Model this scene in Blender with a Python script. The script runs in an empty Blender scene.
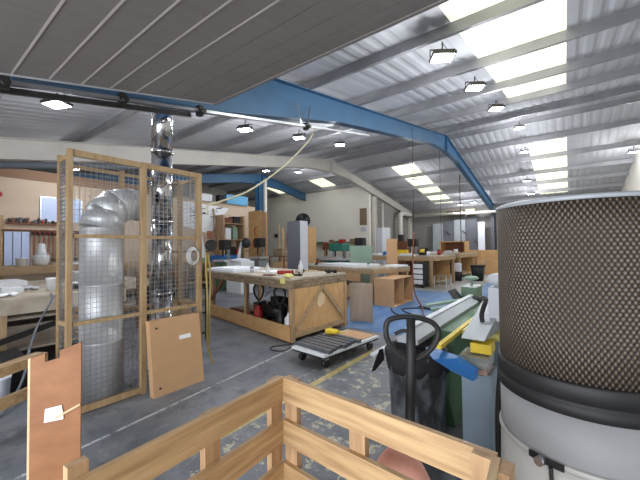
import bpy, bmesh, math, random
from mathutils import Vector, Matrix
random.seed(7)
C = bpy.context.scene.collection
SC = bpy.context.scene
PI = math.pi

# ------------------------------------------------------------------ camera
EYE = 1.55
YAW = math.radians(37.07); PITCH = math.radians(1.38); ROLL = 0.0117
cam_d = bpy.data.cameras.new('camera'); cam = bpy.data.objects.new('camera', cam_d); C.objects.link(cam)
cam_d.sensor_width = 36.0; cam_d.lens = 36.0 * 328.0 / 640.0; cam_d.clip_start = 0.05; cam_d.clip_end = 200
Fh = Vector((-math.sin(YAW), math.cos(YAW), 0)); R0 = Vector((math.cos(YAW), math.sin(YAW), 0)); UZ = Vector((0, 0, 1))
Fw = Fh * math.cos(PITCH) + UZ * math.sin(PITCH); U0 = -Fh * math.sin(PITCH) + UZ * math.cos(PITCH)
Rt = R0 * math.cos(ROLL) - U0 * math.sin(ROLL); Up = U0 * math.cos(ROLL) + R0 * math.sin(ROLL)
m3 = Matrix((Rt, Up, -Fw)).transposed()
cam.matrix_world = Matrix.Translation((0, 0, EYE)) @ m3.to_4x4()
SC.camera = cam
# ------------------------------------------------------------------ world and light
w = bpy.data.worlds.new('sky'); SC.world = w; w.use_nodes = True
bg = w.node_tree.nodes['Background']; bg.inputs[0].default_value = (0.80, 0.88, 1.0, 1); bg.inputs[1].default_value = 2.0
SKYLIGHT_STRENGTH = 1.05
LAMP_STRENGTH = 25.0
LAMP_WATTS = 62.0
def area(name, loc, size, size_y, power, color, rot=(0, 0, 0)):
    l = bpy.data.lights.new(name, 'AREA'); l.shape = 'RECTANGLE'; l.size = size; l.size_y = size_y; l.energy = power; l.color = color
    o = bpy.data.objects.new(name, l); C.objects.link(o); o.location = loc; o.rotation_euler = rot
    return o
# daylight entering by the raised door, behind the photographer
area('door_daylight', (-1.0, -2.6, 1.3), 4.6, 2.2, 170, (0.95, 0.97, 1.0), (math.radians(90), 0, 0))
SC.view_settings.view_transform = 'Standard'; SC.view_settings.look = 'None'
SC.view_settings.exposure = 0.4; SC.view_settings.gamma = 1.0; SC.view_settings.use_curve_mapping = False

# ------------------------------------------------------------------ materials
def lin(c): return tuple(((x / 255.0) / 12.92 if x / 255.0 <= 0.04045 else ((x / 255.0 + 0.055) / 1.055) ** 2.4) for x in c)
MATS = {}
def mat(name, rgb, rough=0.6, metal=0.0, var=0.15, scale=(6, 6, 6), rgb2=None, bump=0.0, spec=0.5, noise=4.0, thr=None, emit=0, alpha=1.0, trans=0.0):
    """noise-mottled surface; rgb are 0-255 display colours"""
    m = bpy.data.materials.new(name); m.use_nodes = True; nt = m.node_tree; N = nt.nodes; L = nt.links
    b = N['Principled BSDF']
    c1 = lin(rgb); c2 = lin(rgb2) if rgb2 else tuple(x * (1 - var) for x in c1)
    tc = N.new('ShaderNodeTexCoord'); mp = N.new('ShaderNodeMapping'); mp.inputs['Scale'].default_value = scale
    nz = N.new('ShaderNodeTexNoise'); nz.inputs['Scale'].default_value = 1.0; nz.inputs['Detail'].default_value = noise
    L.new(tc.outputs['Object'], mp.inputs[0]); L.new(mp.outputs[0], nz.inputs['Vector'])
    cr = N.new('ShaderNodeValToRGB'); lo, hi = thr if thr else (0.3, 0.7)
    cr.color_ramp.elements[0].position = lo; cr.color_ramp.elements[1].position = hi
    cr.color_ramp.elements[0].color = (*c1, 1); cr.color_ramp.elements[1].color = (*c2, 1)
    L.new(nz.outputs[0], cr.inputs[0]); L.new(cr.outputs[0], b.inputs['Base Color'])
    b.inputs['Roughness'].default_value = rough; b.inputs['Metallic'].default_value = metal
    b.inputs['Specular IOR Level'].default_value = spec
    if bump:
        bp = N.new('ShaderNodeBump'); bp.inputs['Strength'].default_value = bump; bp.inputs['Distance'].default_value = 0.01
        L.new(nz.outputs[0], bp.inputs['Height']); L.new(bp.outputs[0], b.inputs['Normal'])
    if emit:
        b.inputs['Emission Color'].default_value = (*c1, 1); b.inputs['Emission Strength'].default_value = emit
    if trans: b.inputs['Transmission Weight'].default_value = trans
    b.inputs['Alpha'].default_value = alpha
    MATS[name] = m
    return m
def M(n): return MATS[n]
mat('sheet', (194, 196, 202), 0.8, 0.0, 0.10, (1.5, 1.5, 1.5), spec=0.2)
mat('door_skin', (138, 132, 130), 0.55, 0.0, 0.12, (20, 4, 4))
mat('door_joint', (196, 190, 184), 0.4, 0.3, 0.1)
mat('purlin', (158, 158, 162), 0.5, 0.2, 0.25, (2, 2, 2))
mat('steel_blue', (60, 106, 144), 0.5, 0.0, 0.2, (2, 2, 2))
mat('steel_white', (204, 200, 193), 0.5, 0.0, 0.12, (2, 2, 2))
mat('galv', (188, 192, 198), 0.28, 0.9, 0.22, (5, 5, 5))
mat('galv_dull', (212, 214, 218), 0.42, 0.45, 0.14, (3, 3, 3))
mat('chrome', (205, 205, 208), 0.12, 1.0, 0.2, (4, 4, 2))
mat('wood', (184, 156, 120), 0.6, 0, 0, (30, 3, 30), rgb2=(152, 124, 92), bump=0.05)
mat('wood_x', (184, 156, 120), 0.6, 0, 0, (3, 30, 30), rgb2=(150, 122, 90), bump=0.05)
mat('wood_z', (182, 154, 118), 0.6, 0, 0, (30, 30, 3), rgb2=(152, 122, 90), bump=0.05)
mat('cage_wood', (174, 148, 112), 0.6, 0, 0, (25, 25, 4), rgb2=(150, 122, 86), bump=0.05)
mat('crate_x', (198, 166, 122), 0.6, 0, 0, (2.5, 30, 45), rgb2=(158, 124, 86), bump=0.08)
mat('crate_y', (198, 166, 122), 0.6, 0, 0, (30, 2.5, 45), rgb2=(158, 124, 86), bump=0.08)
mat('crate_z', (190, 156, 116), 0.6, 0, 0, (30, 30, 2.5), rgb2=(154, 118, 84), bump=0.08)
mat('mdf', (194, 154, 114), 0.7, 0, 0.06, (8, 8, 8))
mat('ply', (208, 168, 116), 0.6, 0, 0.0, (2, 14, 6), rgb2=(192, 148, 98))
mat('ply_dark', (166, 116, 78), 0.6, 0, 0.0, (5, 5, 9), rgb2=(144, 96, 62))
mat('ply_edge', (226, 200, 160), 0.7, 0, 0.15, (40, 40, 40))
mat('bench_top', (194, 184, 168), 0.7, 0, 0.0, (4, 4, 4), rgb2=(152, 138, 120))
mat('bench_apron', (150, 132, 108), 0.7, 0, 0.0, (8, 8, 20), rgb2=(104, 84, 62))
mat('wall_white', (232, 228, 218), 0.7, 0, 0.05, (1, 1, 1))
mat('wall_ply', (200, 182, 162), 0.7, 0, 0.0, (0.6, 0.8, 1.5), rgb2=(188, 166, 144))
mat('band_brown', (146, 114, 90), 0.7, 0, 0.12, (2, 2, 8))
mat('black', (26, 26, 28), 0.6, 0, 0.3, (12, 12, 12))
mat('black_soft', (34, 34, 38), 0.8, 0, 0.3, (12, 12, 12))
mat('bar_grey', (96, 99, 108), 0.35, 0.2, 0.3, (8, 8, 8))
mat('bin_black', (48, 50, 54), 0.4, 0, 0, (8, 8, 5), rgb2=(120, 124, 130), thr=(0.42, 0.68), bump=0.3)
mat('dark_metal', (62, 60, 60), 0.4, 0.6, 0.3, (10, 10, 10))
mat('white', (226, 230, 238), 0.5, 0, 0.05, (6, 6, 6))
mat('paper', (238, 240, 244), 0.8, 0, 0.04, (20, 20, 20))
mat('plastic_white', (220, 224, 226), 0.35, 0, 0.06)
mat('board_blue', (188, 204, 238), 0.35, 0, 0.06, (3, 3, 3))
mat('grey_board', (92, 94, 102), 0.55, 0, 0.06, (3, 3, 3))
mat('grey_light', (196, 198, 206), 0.5, 0, 0.06, (3, 3, 3))
mat('green', (84, 122, 90), 0.4, 0, 0.3, (5, 5, 5))
mat('green_pale', (136, 160, 144), 0.5, 0, 0.08, (3, 3, 3))
mat('teal', (40, 124, 112), 0.45, 0, 0.2)
mat('machine_grey', (160, 166, 172), 0.45, 0.1, 0.12, (5, 5, 5))
mat('machine_blue_grey', (150, 168, 184), 0.45, 0.1, 0.12, (5, 5, 5))
mat('blue', (44, 116, 190), 0.45, 0, 0.15)
mat('blue_light', (92, 160, 200), 0.6, 0, 0.1)
mat('yellow', (232, 200, 50), 0.4, 0, 0.1)
mat('yellow_pale', (224, 214, 130), 0.5, 0, 0.12, (10, 2, 10))
mat('hose', (208, 200, 168), 0.5, 0, 0.1)
mat('hose_yellow', (164, 142, 72), 0.5, 0, 0.1)
mat('red', (176, 44, 40), 0.5, 0, 0.15)
mat('salmon', (240, 186, 168), 0.6, 0, 0.0, (9, 9, 9), rgb2=(222, 156, 138))
mat('brown', (122, 72, 48), 0.6, 0, 0.25)
mat('cable_grey', (104, 110, 118), 0.5, 0, 0.1)
mat('drum_metal', (150, 151, 153), 0.6, 0.05, 0.12, (2, 2, 6))
mat('bag', (184, 183, 178), 0.4, 0, 0.1, (5, 5, 2), bump=0.3)
mat('clear', (214, 220, 220), 0.15, 0, 0.05, trans=0.7)
mat('pink_dust', (196, 158, 146), 0.8, 0, 0.3, (40, 40, 40))
mat('cardboard', (192, 158, 116), 0.8, 0, 0.1)
mat('skylight', (238, 236, 204), 0.5, 0, 0, (9, 0.35, 1), rgb2=(204, 210, 190), emit=1)
mat('lens', (232, 240, 255), 0.3, 0, 0.0, emit=LAMP_STRENGTH)
_n = MATS['skylight'].node_tree; _b = _n.nodes['Principled BSDF']; _b.inputs['Emission Strength'].default_value = SKYLIGHT_STRENGTH
_n.links.new(_n.nodes['Color Ramp'].outputs[0], _b.inputs['Emission Color'])

def block_material():
    m = bpy.data.materials.new('blockwork'); m.use_nodes = True; N = m.node_tree.nodes; L = m.node_tree.links
    b = N['Principled BSDF']; b.inputs['Roughness'].default_value = 0.8
    g = N.new('ShaderNodeNewGeometry'); s = N.new('ShaderNodeSeparateXYZ'); L.new(g.outputs['Position'], s.inputs[0])
    a = N.new('ShaderNodeMath'); a.operation = 'ADD'; L.new(s.outputs[0], a.inputs[0]); L.new(s.outputs[1], a.inputs[1])
    c = N.new('ShaderNodeCombineXYZ'); L.new(a.outputs[0], c.inputs[0]); L.new(s.outputs[2], c.inputs[1])
    br = N.new('ShaderNodeTexBrick'); L.new(c.outputs[0], br.inputs['Vector'])
    br.inputs['Color1'].default_value = (*lin((136, 133, 130)), 1); br.inputs['Color2'].default_value = (*lin((130, 128, 125)), 1)
    br.inputs['Mortar'].default_value = (*lin((116, 114, 112)), 1); br.inputs['Scale'].default_value = 1.0
    br.inputs['Brick Width'].default_value = 0.45; br.inputs['Row Height'].default_value = 0.225; br.inputs['Mortar Size'].default_value = 0.012
    L.new(br.outputs[0], b.inputs['Base Color']); MATS['block'] = m
block_material()

def floor_material():
    m = bpy.data.materials.new('concrete_floor'); m.use_nodes = True; N = m.node_tree.nodes; L = m.node_tree.links
    b = N['Principled BSDF']
    g = N.new('ShaderNodeNewGeometry'); s = N.new('ShaderNodeSeparateXYZ'); L.new(g.outputs['Position'], s.inputs[0])
    X, Y = s.outputs[0], s.outputs[1]
    def mth(op, a, b_=None, c=None):
        n = N.new('ShaderNodeMath'); n.operation = op
        for i, v in enumerate((a, b_, c)):
            if v is None: continue
            if isinstance(v, (int, float)): n.inputs[i].default_value = v
            else: L.new(v, n.inputs[i])
        return n.outputs[0]
    def noise(sc, det=4, rough=0.6, stretch=None):
        n = N.new('ShaderNodeTexNoise'); n.inputs['Scale'].default_value = sc; n.inputs['Detail'].default_value = det; n.inputs['Roughness'].default_value = rough
        if stretch:
            mp = N.new('ShaderNodeMapping'); mp.inputs['Scale'].default_value = stretch; L.new(g.outputs['Position'], mp.inputs[0]); L.new(mp.outputs[0], n.inputs['Vector'])
        else: L.new(g.outputs['Position'], n.inputs['Vector'])
        return n.outputs[0]
    def step(v, lo, hi):
        n = N.new('ShaderNodeMapRange'); n.inputs[1].default_value = lo; n.inputs[2].default_value = hi; L.new(v, n.inputs[0]); return n.outputs[0]
    def mix(f, c1, c2):
        n = N.new('ShaderNodeMix'); n.data_type = 'RGBA'; L.new(f, n.inputs[0])
        for i, c in ((6, c1), (7, c2)):
            if isinstance(c, tuple): n.inputs[i].default_value = (*lin(c), 1)
            else: L.new(c, n.inputs[i])
        return n.outputs[2]
    def band(v, c, hw):   # 1 inside |v-c|<hw
        return mth('LESS_THAN', mth('ABSOLUTE', mth('SUBTRACT', v, c)), hw)
    big = noise(0.9, 5); fine = noise(9, 6, 0.7); st = noise(3.0, 5, 0.65, (1.2, 0.5, 1))
    col = mix(step(big, 0.35, 0.65), (92, 97, 106), (124, 127, 133))
    col = mix(mth('MULTIPLY', step(st, 0.5, 0.72), 0.55), col, (148, 148, 150))
    col = mix(mth('MULTIPLY', step(noise(2.4, 8, 0.8), 0.50, 0.36), 0.7), col, (62, 68, 78))
    col = mix(mth('MULTIPLY', mth('GREATER_THAN', noise(1.6, 9, 0.85, (3, 1, 1)), 0.635), 0.5), col, (176, 178, 180))
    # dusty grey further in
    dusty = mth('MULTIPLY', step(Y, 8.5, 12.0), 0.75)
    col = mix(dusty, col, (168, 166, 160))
    warp = mth('MULTIPLY', mth('SUBTRACT', noise(2.2, 3), 0.5), 0.5)
    Yw = mth('ADD', Y, warp); Xw = mth('ADD', X, warp)
    r1 = mth('MULTIPLY', band(Yw, 7.2, 1.75), band(Xw, -3.1, 1.35))
    r2 = mth('MULTIPLY', band(Yw, 13.5, 6.5), band(Xw, -1.95, 0.75))
    r3 = mth('MULTIPLY', band(Yw, 10.2, 1.2), band(Xw, -3.4, 1.0))
    blue = mth('MAXIMUM', mth('MAXIMUM', r1, r2), r3)
    bluec = mix(step(st, 0.45, 0.7), (74, 118, 172), (120, 146, 176))
    col = mix(mth('MULTIPLY', blue, step(fine, 0.72, 0.6)), col, bluec)
    # worn yellow line and chalk line
    wear = step(fine, 0.75, 0.55)
    yl = mth('MULTIPLY', band(mth('ADD', X, mth('MULTIPLY', Y, 0.012)), -2.315, 0.042), mth('MULTIPLY', wear, step(Y, 4.6, 4.2)))
    col = mix(mth('MULTIPLY', yl, 0.75), col, (206, 182, 96))
    yl2 = mth('MULTIPLY', band(mth('ADD', X, mth('MULTIPLY', Y, 0.12)), -2.98, 0.016), mth('MULTIPLY', step(fine, 0.6, 0.5), step(Y, 3.9, 3.7)))
    col = mix(mth('MULTIPLY', yl2, 0.8), col, (200, 202, 204))
    # flaked paint and plaster spots
    fl = mth('MULTIPLY', mth('GREATER_THAN', noise(7, 6, 0.75), 0.56), mth('MULTIPLY', band(X, -1.95, 0.75), band(Y, 2.9, 1.7)))
    col = mix(mth('MULTIPLY', fl, 0.7), col, (205, 196, 166))
    fl2 = mth('MULTIPLY', mth('GREATER_THAN', noise(11, 6, 0.8), 0.68), band(Y, 4, 5.5))
    col = mix(mth('MULTIPLY', fl2, 0.4), col, (190, 192, 192))
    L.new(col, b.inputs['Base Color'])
    b.inputs['Roughness'].default_value = 0.5; L.new(mth('ADD', mth('MULTIPLY', fine, 0.3), 0.35), b.inputs['Roughness'])
    bp = N.new('ShaderNodeBump'); bp.inputs['Strength'].default_value = 0.15; bp.inputs['Distance'].default_value = 0.01
    L.new(fine, bp.inputs['Height']); L.new(bp.outputs[0], b.inputs['Normal'])
    MATS['floor'] = m
floor_material()

def filter_material():
    """perforated steel jacket: rows of small staggered openings, by the cylinder's UVs"""
    m = bpy.data.materials.new('perforated_jacket'); m.use_nodes = True; N = m.node_tree.nodes; L = m.node_tree.links
    b = N['Principled BSDF']; b.inputs['Roughness'].default_value = 0.5; b.inputs['Metallic'].default_value = 0.35
    uv = N.new('ShaderNodeUVMap'); s = N.new('ShaderNodeSeparateXYZ'); L.new(uv.outputs[0], s.inputs[0])
    def mth(op, a, b_=None):
        n = N.new('ShaderNodeMath'); n.operation = op
        for i, v in enumerate((a, b_)):
            if v is None: continue
            if isinstance(v, (int, float)): n.inputs[i].default_value = v
            else: L.new(v, n.inputs[i])
        return n.outputs[0]
    # u in metres round the drum, v in metres up
    pu = mth('SINE', mth('MULTIPLY', s.outputs[0], 2 * PI / 0.019)); pv = mth('SINE', mth('MULTIPLY', s.outputs[1], 2 * PI / 0.030))
    pat = mth('MULTIPLY', pu, pv)
    r = N.new('ShaderNodeMapRange'); r.inputs[1].default_value = -0.1; r.inputs[2].default_value = 0.7; L.new(pat, r.inputs[0])
    mx = N.new('ShaderNodeMix'); mx.data_type = 'RGBA'; L.new(r.outputs[0], mx.inputs[0])
    mx.inputs[6].default_value = (*lin((58, 51, 46)), 1); mx.inputs[7].default_value = (*lin((118, 104, 90)), 1)
    L.new(mx.outputs[2], b.inputs['Base Color'])
    bp = N.new('ShaderNodeBump'); bp.inputs['Strength'].default_value = 0.6; bp.inputs['Distance'].default_value = 0.006
    L.new(pat, bp.inputs['Height']); L.new(bp.outputs[0], b.inputs['Normal'])
    MATS['filter'] = m
filter_material()

# ------------------------------------------------------------------ mesh helpers
class MB:
    """collects shapes in world space, builds ONE mesh object"""
    def __init__(s): s.bm = bmesh.new(); s.uv = None
    def box(s, lo, hi, rz=0, c=None, bev=0):
        lo = Vector(lo); hi = Vector(hi); ce = (lo + hi) / 2; h = (hi - lo) / 2
        r = bmesh.ops.create_cube(s.bm, size=1.0)
        vs = r['verts']
        for v in vs: v.co = Vector((v.co.x * 2 * h.x, v.co.y * 2 * h.y, v.co.z * 2 * h.z))
        if bev > 0:
            ed = list({e for v in vs for e in v.link_edges})
            rr = bmesh.ops.bevel(s.bm, geom=ed, offset=bev, segments=2, profile=0.7, affect='EDGES')
            vs = list({v for f in rr['faces'] for v in f.verts} | {v for v in vs if v.is_valid})
        R = Matrix.Rotation(rz, 3, 'Z')
        for v in vs: v.co = R @ v.co + ce
        return s
    def bar(s, p0, p1, w, h, up=(0, 0, 1)):
        """rectangular bar from p0 to p1; w across, h along 'up'"""
        p0 = Vector(p0); p1 = Vector(p1); d = (p1 - p0).normalized(); u = Vector(up)
        sd = d.cross(u)
        if sd.length < 1e-4: sd = d.cross(Vector((0, 1, 0)))
        sd.normalize(); u = sd.cross(d).normalized()
        q = []
        for p in (p0, p1):
            for a, b in ((-1, -1), (1, -1), (1, 1), (-1, 1)): q.append(s.bm.verts.new(p + sd * a * w / 2 + u * b * h / 2))
        for f in ((3, 2, 1, 0), (4, 5, 6, 7), (0, 1, 5, 4), (1, 2, 6, 5), (2, 3, 7, 6), (3, 0, 4, 7)): s.bm.faces.new([q[i] for i in f])
        return s
    def cyl(s, p0, p1, r0, r1=None, n=20, cap=True):
        r1 = r0 if r1 is None else r1
        return s.tube([p0, p1], [r0, r1], n, cap)
    def tube(s, pts, r, n=8, cap=True, closed=False):
        pts = [Vector(p) for p in pts]; k = len(pts); rs = r if isinstance(r, (list, tuple)) else [r] * k
        rings = []; prev = None
        for i, p in enumerate(pts):
            if closed: d = (pts[(i + 1) % k] - pts[i - 1]).normalized()
            elif i == 0: d = (pts[1] - pts[0]).normalized()
            elif i == k - 1: d = (pts[-1] - pts[-2]).normalized()
            else: d = ((pts[i + 1] - p).normalized() + (p - pts[i - 1]).normalized()).normalized()
            if prev is None:
                a = Vector((0, 0, 1)) if abs(d.z) < 0.9 else Vector((1, 0, 0))
                u = d.cross(a).normalized()
            else: u = (prev - d * prev.dot(d)).normalized()
            prev = u; v = d.cross(u)
            rings.append([s.bm.verts.new(p + (u * math.cos(2 * PI * j / n) + v * math.sin(2 * PI * j / n)) * rs[i]) for j in range(n)])
        m = k if closed else k - 1
        for i in range(m):
            a, b = rings[i], rings[(i + 1) % k]
            for j in range(n): s.bm.faces.new((a[j], a[(j + 1) % n], b[(j + 1) % n], b[j])).smooth = True
        if cap and not closed:
            s.bm.faces.new(list(reversed(rings[0]))); s.bm.faces.new(rings[-1])
        return s
    def lathe(s, c, prof, n=32, wob=None, uvs=False):
        """prof: list of (radius, z) about the vertical through c"""
        rings = []
        for i, (r, z) in enumerate(prof):
            ring = []
            for j in range(n):
                t = 2 * PI * j / n; rr = r * (1 + (wob(t, z) if wob else 0))
                ring.append(s.bm.verts.new((c[0] + rr * math.cos(t), c[1] + rr * math.sin(t), c[2] + z)))
            rings.append(ring)
        if uvs: s.uv = s.bm.loops.layers.uv.new('UVMap')
        for i in range(len(prof) - 1):
            for j in range(n):
                k = (j + 1) % n
                f = s.bm.faces.new((rings[i][j], rings[i][k], rings[i + 1][k], rings[i + 1][j])); f.smooth = True
                if uvs:
                    R = prof[0][0]
                    for lp, (uu, vv) in zip(f.loops, ((j, i), (j + 1, i), (j + 1, i + 1), (j, i + 1))):
                        lp[s.uv].uv = (uu * 2 * PI * R / n, prof[vv][1])
        if prof[0][0] > 1e-4: s.bm.faces.new(list(reversed(rings[0])))
        if prof[-1][0] > 1e-4: s.bm.faces.new(rings[-1])
        return s
    def prism(s, poly, ext):
        """planar polygon (3-D points) pushed along ext"""
        e = Vector(ext); a = [s.bm.verts.new(p) for p in poly]; b = [s.bm.verts.new(Vector(p) + e) for p in poly]; n = len(poly)
        s.bm.faces.new(a); s.bm.faces.new(list(reversed(b)))
        for i in range(n): s.bm.faces.new((a[i], b[i], b[(i + 1) % n], a[(i + 1) % n]))
        return s
    def ball(s, c, r, sc=(1, 1, 1), n=12):
        rr = bmesh.ops.create_uvsphere(s.bm, u_segments=n, v_segments=max(6, n // 2), radius=r)
        for v in rr['verts']: v.co = Vector((v.co.x * sc[0], v.co.y * sc[1], v.co.z * sc[2])) + Vector(c)
        for v in rr['verts']:
            for f in v.link_faces: f.smooth = True
        return s
    def build(s, name, material, parent=None, origin=None):
        bmesh.ops.recalc_face_normals(s.bm, faces=s.bm.faces)
        me = bpy.data.meshes.new(name); 
        if parent is not None:
            base = origin_of(parent); inv = base.inverted()
        else:
            if origin is None:
                xs = [v.co for v in s.bm.verts]
                lo = [min(v[i] for v in xs) for i in range(3)]; hi = [max(v[i] for v in xs) for i in range(3)]
                origin = ((lo[0] + hi[0]) / 2, (lo[1] + hi[1]) / 2, lo[2])
            inv = Matrix.Translation(-Vector(origin))
        bmesh.ops.transform(s.bm, matrix=inv, verts=s.bm.verts)
        s.bm.to_mesh(me); s.bm.free()
        me.materials.append(M(material) if isinstance(material, str) else material)
        o = bpy.data.objects.new(name, me); C.objects.link(o)
        if parent is not None: o.parent = parent
        else: o.location = origin
        return o
def origin_of(o):
    m = Matrix.Translation(o.location) @ o.rotation_euler.to_matrix().to_4x4()
    return (origin_of(o.parent) @ m) if o.parent else m
def thing(name, label, cat, loc=(0, 0, 0), rz=0, group=None):
    o = bpy.data.objects.new(name, None); C.objects.link(o); o.empty_display_size = 0.1
    o.location = loc; o.rotation_euler = (0, 0, rz); o['label'] = label; o['category'] = cat
    if group: o['group'] = group
    return o
def tag(o, label, cat, group=None, kind=None):
    o['label'] = label; o['category'] = cat
    if group: o['group'] = group
    if kind: o['kind'] = kind
    return o
def struct(mb, name, material, label=None):
    o = mb.build(name, material, None, (0, 0, 0)); o['kind'] = 'structure'
    if label: o['label'] = label
    return o
def copy_tree(o, parent=None):
    c = o.copy(); C.objects.link(c); c.parent = parent
    for ch in [x for x in bpy.data.objects if x.parent == o]: copy_tree(ch, c)
    return c
def place(o, loc, rz=0, label=None, group=None):
    o.location = loc; o.rotation_euler = (0, 0, rz)
    if label: o['label'] = label
    if group: o['group'] = group
    return o
def solo(mb, name, material, label, cat, group=None): return tag(mb.build(name, material), label, cat, group)
def V(*a): return Vector(a)
ORD = 'first second third fourth fifth sixth seventh eighth ninth tenth eleventh twelfth thirteenth fourteenth fifteenth sixteenth seventeenth eighteenth nineteenth twentieth'.split()
def arc(c, r, a0, a1, n, ax='xz'):
    out = []
    for i in range(n + 1):
        t = a0 + (a1 - a0) * i / n
        out.append((c[0] + r * math.cos(t), c[1], c[2] + r * math.sin(t)) if ax == 'xz' else ((c[0], c[1] + r * math.cos(t), c[2] + r * math.sin(t)) if ax == 'yz' else (c[0] + r * math.cos(t), c[1] + r * math.sin(t), c[2])))
    return out
def catmull(pts, n=6):
    pts = [Vector(p) for p in pts]; P = [pts[0]] + pts + [pts[-1]]; out = []
    for i in range(1, len(P) - 2):
        for k in range(n):
            t = k / n; a, b, c, d = P[i - 1], P[i], P[i + 1], P[i + 2]
            out.append(0.5 * ((2 * b) + (c - a) * t + (2 * a - 5 * b + 4 * c - d) * t * t + (3 * b - a - 3 * c + d) * t ** 3))
    out.append(pts[-1]); return out

# ------------------------------------------------------------------ the building
RY, RH, SL = 13.2, 6.1, 0.17           # ridge line, ridge height, roof slope
XL, XR, YN, YF = -20.0, 2.3, -2.9, 23.5
def zr(y): return RH - SL * abs(y - RY)
struct(MB().box((XL - 0.3, YN - 0.5, -0.2), (XR + 0.3, YF + 0.3, 0)), 'floor', 'floor')
SKY = [(-16.4, -15.4, 15.4, 17.15), (-12.6, -11.5, 15.4, 17.15), (-7.2, -6.0, 15.7, 22.7), (-1.22, 0.06, 15.7, 22.7), (-1.22, 0.06, 1.6, 11.05)]
def sheet(mb, x0, x1, y0, y1, dz=0.0):
    """ribbed cladding between x0..x1, y0..y1 on one slope"""
    p = 0.25; xs = []
    k = math.floor(x0 / p)
    while k * p < x1:
        for f, z in ((0.0, 0.014), (0.05, 0.014), (0.10, 0), (0.20, 0)):
            xs.append((k * p + f, z))
        k += 1
    xs = [(x, z) for x, z in xs if x0 < x < x1]
    xs = [(x0, 0)] + xs + [(x1, 0)]
    prev = None
    for x, z in xs:
        a = mb.bm.verts.new((x, y0, zr(y0) + z + dz)); b = mb.bm.verts.new((x, y1, zr(y1) + z + dz))
        if prev: mb.bm.faces.new((prev[0], a, b, prev[1]))
        prev = (a, b)
cm = MB()
xcuts = sorted({XL, XR} | {s[0] for s in SKY} | {s[1] for s in SKY})
for x0, x1 in zip(xcuts[:-1], xcuts[1:]):
    ycut = sorted({YN - 0.1, RY, YF + 0.1} | {y for s in SKY if s[0] <= x0 < s[1] for y in s[2:]})
    for y0, y1 in zip(ycut[:-1], ycut[1:]):
        if any(s[0] <= x0 < s[1] and s[2] <= y0 < s[3] for s in SKY): continue
        sheet(cm, x0, x1, y0, y1)
o = struct(cm, 'ceiling', 'sheet'); md = o.modifiers.new('thickness', 'SOLIDIFY'); md.thickness = 0.03; md.offset = 1
for i, s in enumerate(SKY):
    b = MB(); sheet(b, *s); o = struct(b, 'window_%d' % (i + 1), 'skylight'); md = o.modifiers.new('thickness', 'SOLIDIFY'); md.thickness = 0.01; md.offset = 1
# walls
WX = -9.37
struct(MB().box((XL, 17.3, 0), (WX, 17.5, zr(17.3) + 0.1)), 'wall_back_left', 'wall_white')
struct(MB().box((WX - 0.2, 17.5, 0), (WX, YF, zr(17.5) - 0.03)), 'wall_return', 'block')
struct(MB().box((WX - 0.2, YF, 0), (XR, YF + 0.2, zr(YF) + 0.1)), 'wall_back', 'block')
g = MB(); g.prism([(XR, YN, 0), (XR, YF, 0), (XR, YF, zr(YF) + .1), (XR, RY, RH + .1), (XR, YN, zr(YN) + .1)], (0.2, 0, 0)); struct(g, 'wall_right', 'wall_white')
g = MB(); g.prism([(XL - .2, YN, 0), (XL - .2, YF, 0), (XL - .2, YF, zr(YF) + .1), (XL - .2, RY, RH + .1), (XL - .2, YN, zr(YN) + .1)], (0.2, 0, 0)); struct(g, 'wall_left', 'wall_white')
g = MB(); g.box((XL, YN - .2, 0), (-3.6, YN, zr(YN) + .1)); g.box((1.9, YN - .2, 0), (XR, YN, zr(YN) + .1)); g.box((-3.6, YN - .2, 2.6), (1.9, YN, zr(YN) + .1))
struct(g, 'wall_front', 'wall_white')
# plywood lined partition on the left with its brown band
struct(MB().box((-13.2, YN, 0), (-13.0, 11.6, 3.72)), 'wall_partition', 'wall_ply')
struct(MB().box((-13.2, YN, 3.72), (-12.96, 6.2, 4.02)), 'trim_1', 'band_brown')
struct(MB().box((-13.0, 6.2, 1.42), (-12.95, 11.6, 1.5)), 'trim_2', 'band_brown')
struct(MB().box((-13.0, 1.9, 0), (-12.9, 2.02, 2.6)), 'trim_3', 'wood_z')
# purlins: one Z-section run per row
py = [-1.0, 1.0, 2.83, 4.67, 6.42, 8.35, 10.2, 12.55, 13.6, 15.12, 16.95, 18.76, 20.3, 21.84, 23.2]
for i, y in enumerate(py):
    z = zr(y) - 0.005; b = MB(); x0 = XL if y < 17 else WX
    b.box((x0 + 0.02, y - 0.004, z - 0.19), (XR - 0.02, y + 0.004, z)); b.box((x0 + 0.02, y - 0.06, z - 0.197), (XR - 0.02, y, z - 0.19)); b.box((x0 + 0.02, y, z - 0.03), (XR - 0.02, y + 0.06, z - 0.02))
    struct(b, 'trim_%d' % (i + 4), 'purlin')
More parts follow.
